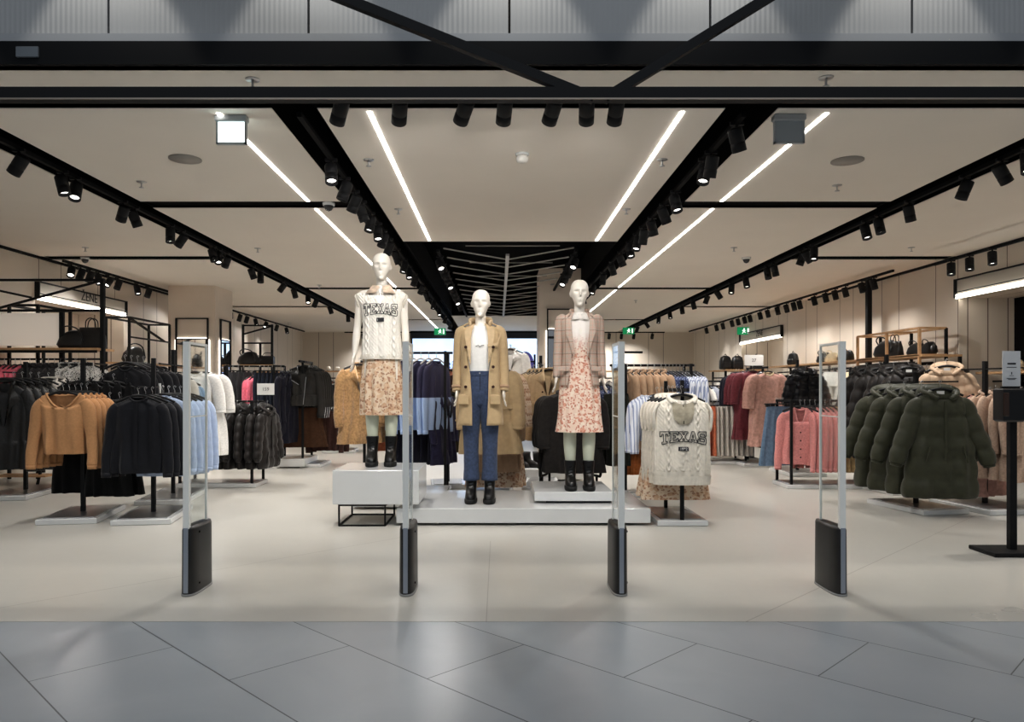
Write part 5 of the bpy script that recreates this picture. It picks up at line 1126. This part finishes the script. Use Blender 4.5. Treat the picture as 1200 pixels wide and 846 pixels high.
# long wall shelf at right
t = thing('long_shelf', 'long oak shelf with hanging rail along the right wall', 'shelf', (6.25, 10.6, 0))
MB().box(-.27, .3, 0, 6.2, 1.65, 1.68).build('board', WOOD, t); MB().tube([(0,0,1.55),(0,6.2,1.55)], .013, 8).build('hanging_rail', BLK, t)
for y in (.02, 2.1, 4.2, 6.18): MB().bar((.28, y, 0), (.28, y, 1.65), .035).build('post', BLK, t)
MB().box(-.1, .3, 0, 6.2, .3, .34).build('board', WOOD, t)
bs_ = [('pack', 5.98+.3, 16.0, 'black backpack on the right wall shelf, farthest'), ('slouch', 6.2, 14.3, 'black slouchy bag on the right wall shelf, second farthest'), ('slouch', 6.2, 13.4, 'dark flat bag on the right wall shelf near the frame')]
for k, x, y, l in bs_: bag(k, x, y, 1.682, -1.2, l)
bag('slouch', 6.2, 13.95, 1.682, -1.2, 'cream slouchy bag on the right wall shelf', F['cream'], .9)
side_frame('open oak and black frame unit on the right wall shelf', 6.0, 1, [10.7, 11.6, 12.54], 1.0, 2.06, None, 1.69, wood=True)
bag('slouch', 6.17, 11.95, 1.692, -1.3, 'large black slouchy bag in the oak frame unit', sc_=1.35); bag('tote', 6.2, 11.75, 1.692, -1.4, 'black tote bag in the oak frame unit'); bag('slouch', 6.2, 11.15, 1.692, -1.3, 'low dark bag in the oak frame unit, middle', sc_=.9); bag('slouch', 6.22, 10.85, 1.692, -1.5, 'low dark bag in the oak frame unit, nearest', sc_=.9)
for k in range(5): shoe(6.15, 10.8+.15*k, 1.3, -1.2, f'dark shoe low in the oak frame unit, {ORD[k]} from the front', BAGM)
row('trousers', 'cream', (6.22, 10.9), (6.22, 11.9), 7, 1.54, .1, 'cream trousers', 'on the right wall rail', 'trousers', scale=(1.05,1,.6))
row('blouse', 'white', (6.22, 12.6), (6.22, 14.2), 8, 1.54, .15, 'white blouse', 'on the right wall rail', 'blouse')
row('blouse', 'dkgrey', (6.22, 14.4), (6.22, 16.4), 8, 1.54, .15, 'charcoal top', 'at the far end of the right wall rail', 'top')
row('dress', 'rose', (5.75, 12.3), (5.72, 12.7), 4, 1.55, .1, 'dusty pink blouse dress', 'beside the white blouses at right', 'dress', scale=(1,1,.8))
tag(MB().box(6.38, 6.46, 12.98, 13.06, 0, ZC).build('upright_post', BLK), 'thick black vertical post on the right wall behind the frame unit', 'post')
xrack('rack of cream and white trousers behind the black puffer coats', 5.0, 5.75, 10.9, 1.5, d=.5, z2=1.0)
row('skirt', 'cream', (5.0, 10.8), (5.5, 10.8), 7, 1.5, 'L', 'cream skirt', 'on the rack behind the black puffer coats', 'skirt', 'left', scale=(.8,1,.8))
row('trousers', 'white', (4.85, 10.85), (4.98, 10.85), 2, 1.5, -.4, 'white trousers', 'left of the cream skirts', 'trousers', 'left', scale=(.8,1,.75))
# black long puffers, green puffers
tstand('stand of long black puffer coats', 4.6, 8.9, .1, top=1.6, arms=((0, -.5, .4, 1.5),), d=1.0)
for i in range(4): hang('longpuffer', 'puffblk', 4.62-.05*i, 8.45+.22*i, 1.5, -.45+.08*i, 'long black puffer coat behind the green ones, ' + ('frontmost' if i == 0 else f'{ORD[i]} from front'), 'puffer coat', 'long black puffer coats', scale=(1,1,1.05))
tstand('stand of dark green puffer coats', 4.17, 7.5, .2, w=.5, d=.78, top=1.36, arms=((0, -.52, .4, 1.27),))
for i in range(4): hang('longpuffer', 'puffgreen', 4.12-.035*i, 7.0+.24*i, 1.26, -.12-.13*i, 'dark green puffer coat, ' + ('frontmost on its stand' if i == 0 else f'{ORD[i]} from front on its stand'), 'puffer coat', 'dark green puffer coats', scale=(1.1,1.1,1.0), seed=i % 2)
# beige puffers and knit dresses
tstand('stand of beige puffers and knit dresses at the right edge', 4.86, 7.5, .15, w=.6, d=.8, top=1.47, arms=((0, -.45, .45, 1.4),))
row('puffer', 'puffbeige', (4.72, 7.9), (4.86, 8.15), 3, 1.5, -.5, 'beige puffer jacket', 'behind the green puffer coats', 'puffer jacket', scale=(1,1.1,1))
row('coat', 'sandk', (5.02, 7.1), (4.9, 7.55), 5, 1.22, .45, 'sand knit long cardigan', 'at the right edge', 'cardigan', 'front', scale=(1,1,.88))
row('dress', 'rose', (4.98, 7.6), (4.92, 7.75), 2, 1.2, .4, 'dusty rose knit dress', 'behind the sand knit cardigans', 'dress', scale=(1,1,.9))
# doorway recess contents
t = thing('long_shelf', 'oak shelf inside the dark doorway at right', 'shelf', (7.05, 9.9, 1.4)); MB().box(-.25, .35, -.3, .8, 0, .03).build('board', WOOD, t); MB().tube([(0,-.3,-.1),(0,.8,-.1)], .012, 8).build('rail', BLK, t); MB().bar((.3,.75,-1.4),(.3,.75,0), .03).build('post', BLK, t)
row('tee', 'white', (7.05, 9.75), (7.05, 10.2), 4, 1.3, .1, 'white top', 'inside the dark doorway at right', 't-shirt')
bag('slouch', 7.0, 10.2, 1.432, -1, 'cream bag on the shelf in the dark doorway', F['cream'], .8)
# back right racks
for k, (x0, x1, y) in enumerate(((1.9, 3.2, 18.5), (3.5, 4.9, 20.0), (5.2, 6.3, 18.2))):
    nm = ('left of three','middle of three','right of three')[k]
    tier(f'back right shelf rack, {nm}', x0, x1, y, 1.6, (1.45,))
    cols = [('black','white','cream','black','grey','peach','brown'),('dkgrey','cream','black','olive','white','brown','dknavy'),('white','black','cream','grey','dkgrey','rust','black')][k]
    for i, mm in enumerate(cols): hang('blouse', mm, x0+.1+(x1-x0-.2)*i/6, y, 1.44, -1.3, f'top on the back right rack ({nm}), {ORD[i]} from left', 'top')
bag('tote', 2.1, 18.5, 1.632, 0, 'black tote on the back right shelf rack, left'); bag('box', 2.9, 18.5, 1.632, 0, 'black box bag on the back right shelf rack, left')

# ============================================================ LIGHT
for k, (p, d, e) in enumerate(TARGET_LAMPS):
    l = bpy.data.lights.new('spot_lamp', 'SPOT'); l.energy = e*LE; l.spot_size = math.radians(105); l.spot_blend = .9; l.shadow_soft_size = .04; l.color = (1, .97, .935)
    o = bpy.data.objects.new('spot_lamp', l); C.objects.link(o); o.location = p; o.rotation_euler = d.to_track_quat('-Z', 'Y').to_euler()
for k, x in enumerate(gaps):                                         # lamps above the entrance grazing the fascia
    l = bpy.data.lights.new('fascia_lamp', 'SPOT'); l.energy = 38; l.spot_size = math.radians(62); l.spot_blend = .35; l.color = (1, .95, .86); l.shadow_soft_size = .03
    o = bpy.data.objects.new('fascia_lamp', l); C.objects.link(o); o.location = (x, 4.16, 4.15); o.rotation_euler = Vector((0, .18, -1)).to_track_quat('-Z', 'Y').to_euler()
def area(name, loc, rot, sx, sy, e, col):
    l = bpy.data.lights.new(name, 'AREA'); l.shape = 'RECTANGLE'; l.size = sx; l.size_y = sy; l.energy = e; l.color = col
    o = bpy.data.objects.new(name, l); C.objects.link(o); o.location = loc; o.rotation_euler = rot
area('mall_light', (0, -1.5, 6.0), (.62, 0, 0), 12, 5, MALLE, (.86, .93, 1))
w = bpy.data.worlds.new('world'); sc.world = w; w.use_nodes = True
w.node_tree.nodes['Background'].inputs[0].default_value = (.88, .93, 1, 1); w.node_tree.nodes['Background'].inputs[1].default_value = WORLD
sc.cycles.use_denoising = True; sc.cycles.max_bounces = 8; sc.cycles.diffuse_bounces = 5; sc.cycles.sample_clamp_indirect = 6; sc.cycles.transparent_max_bounces = 12
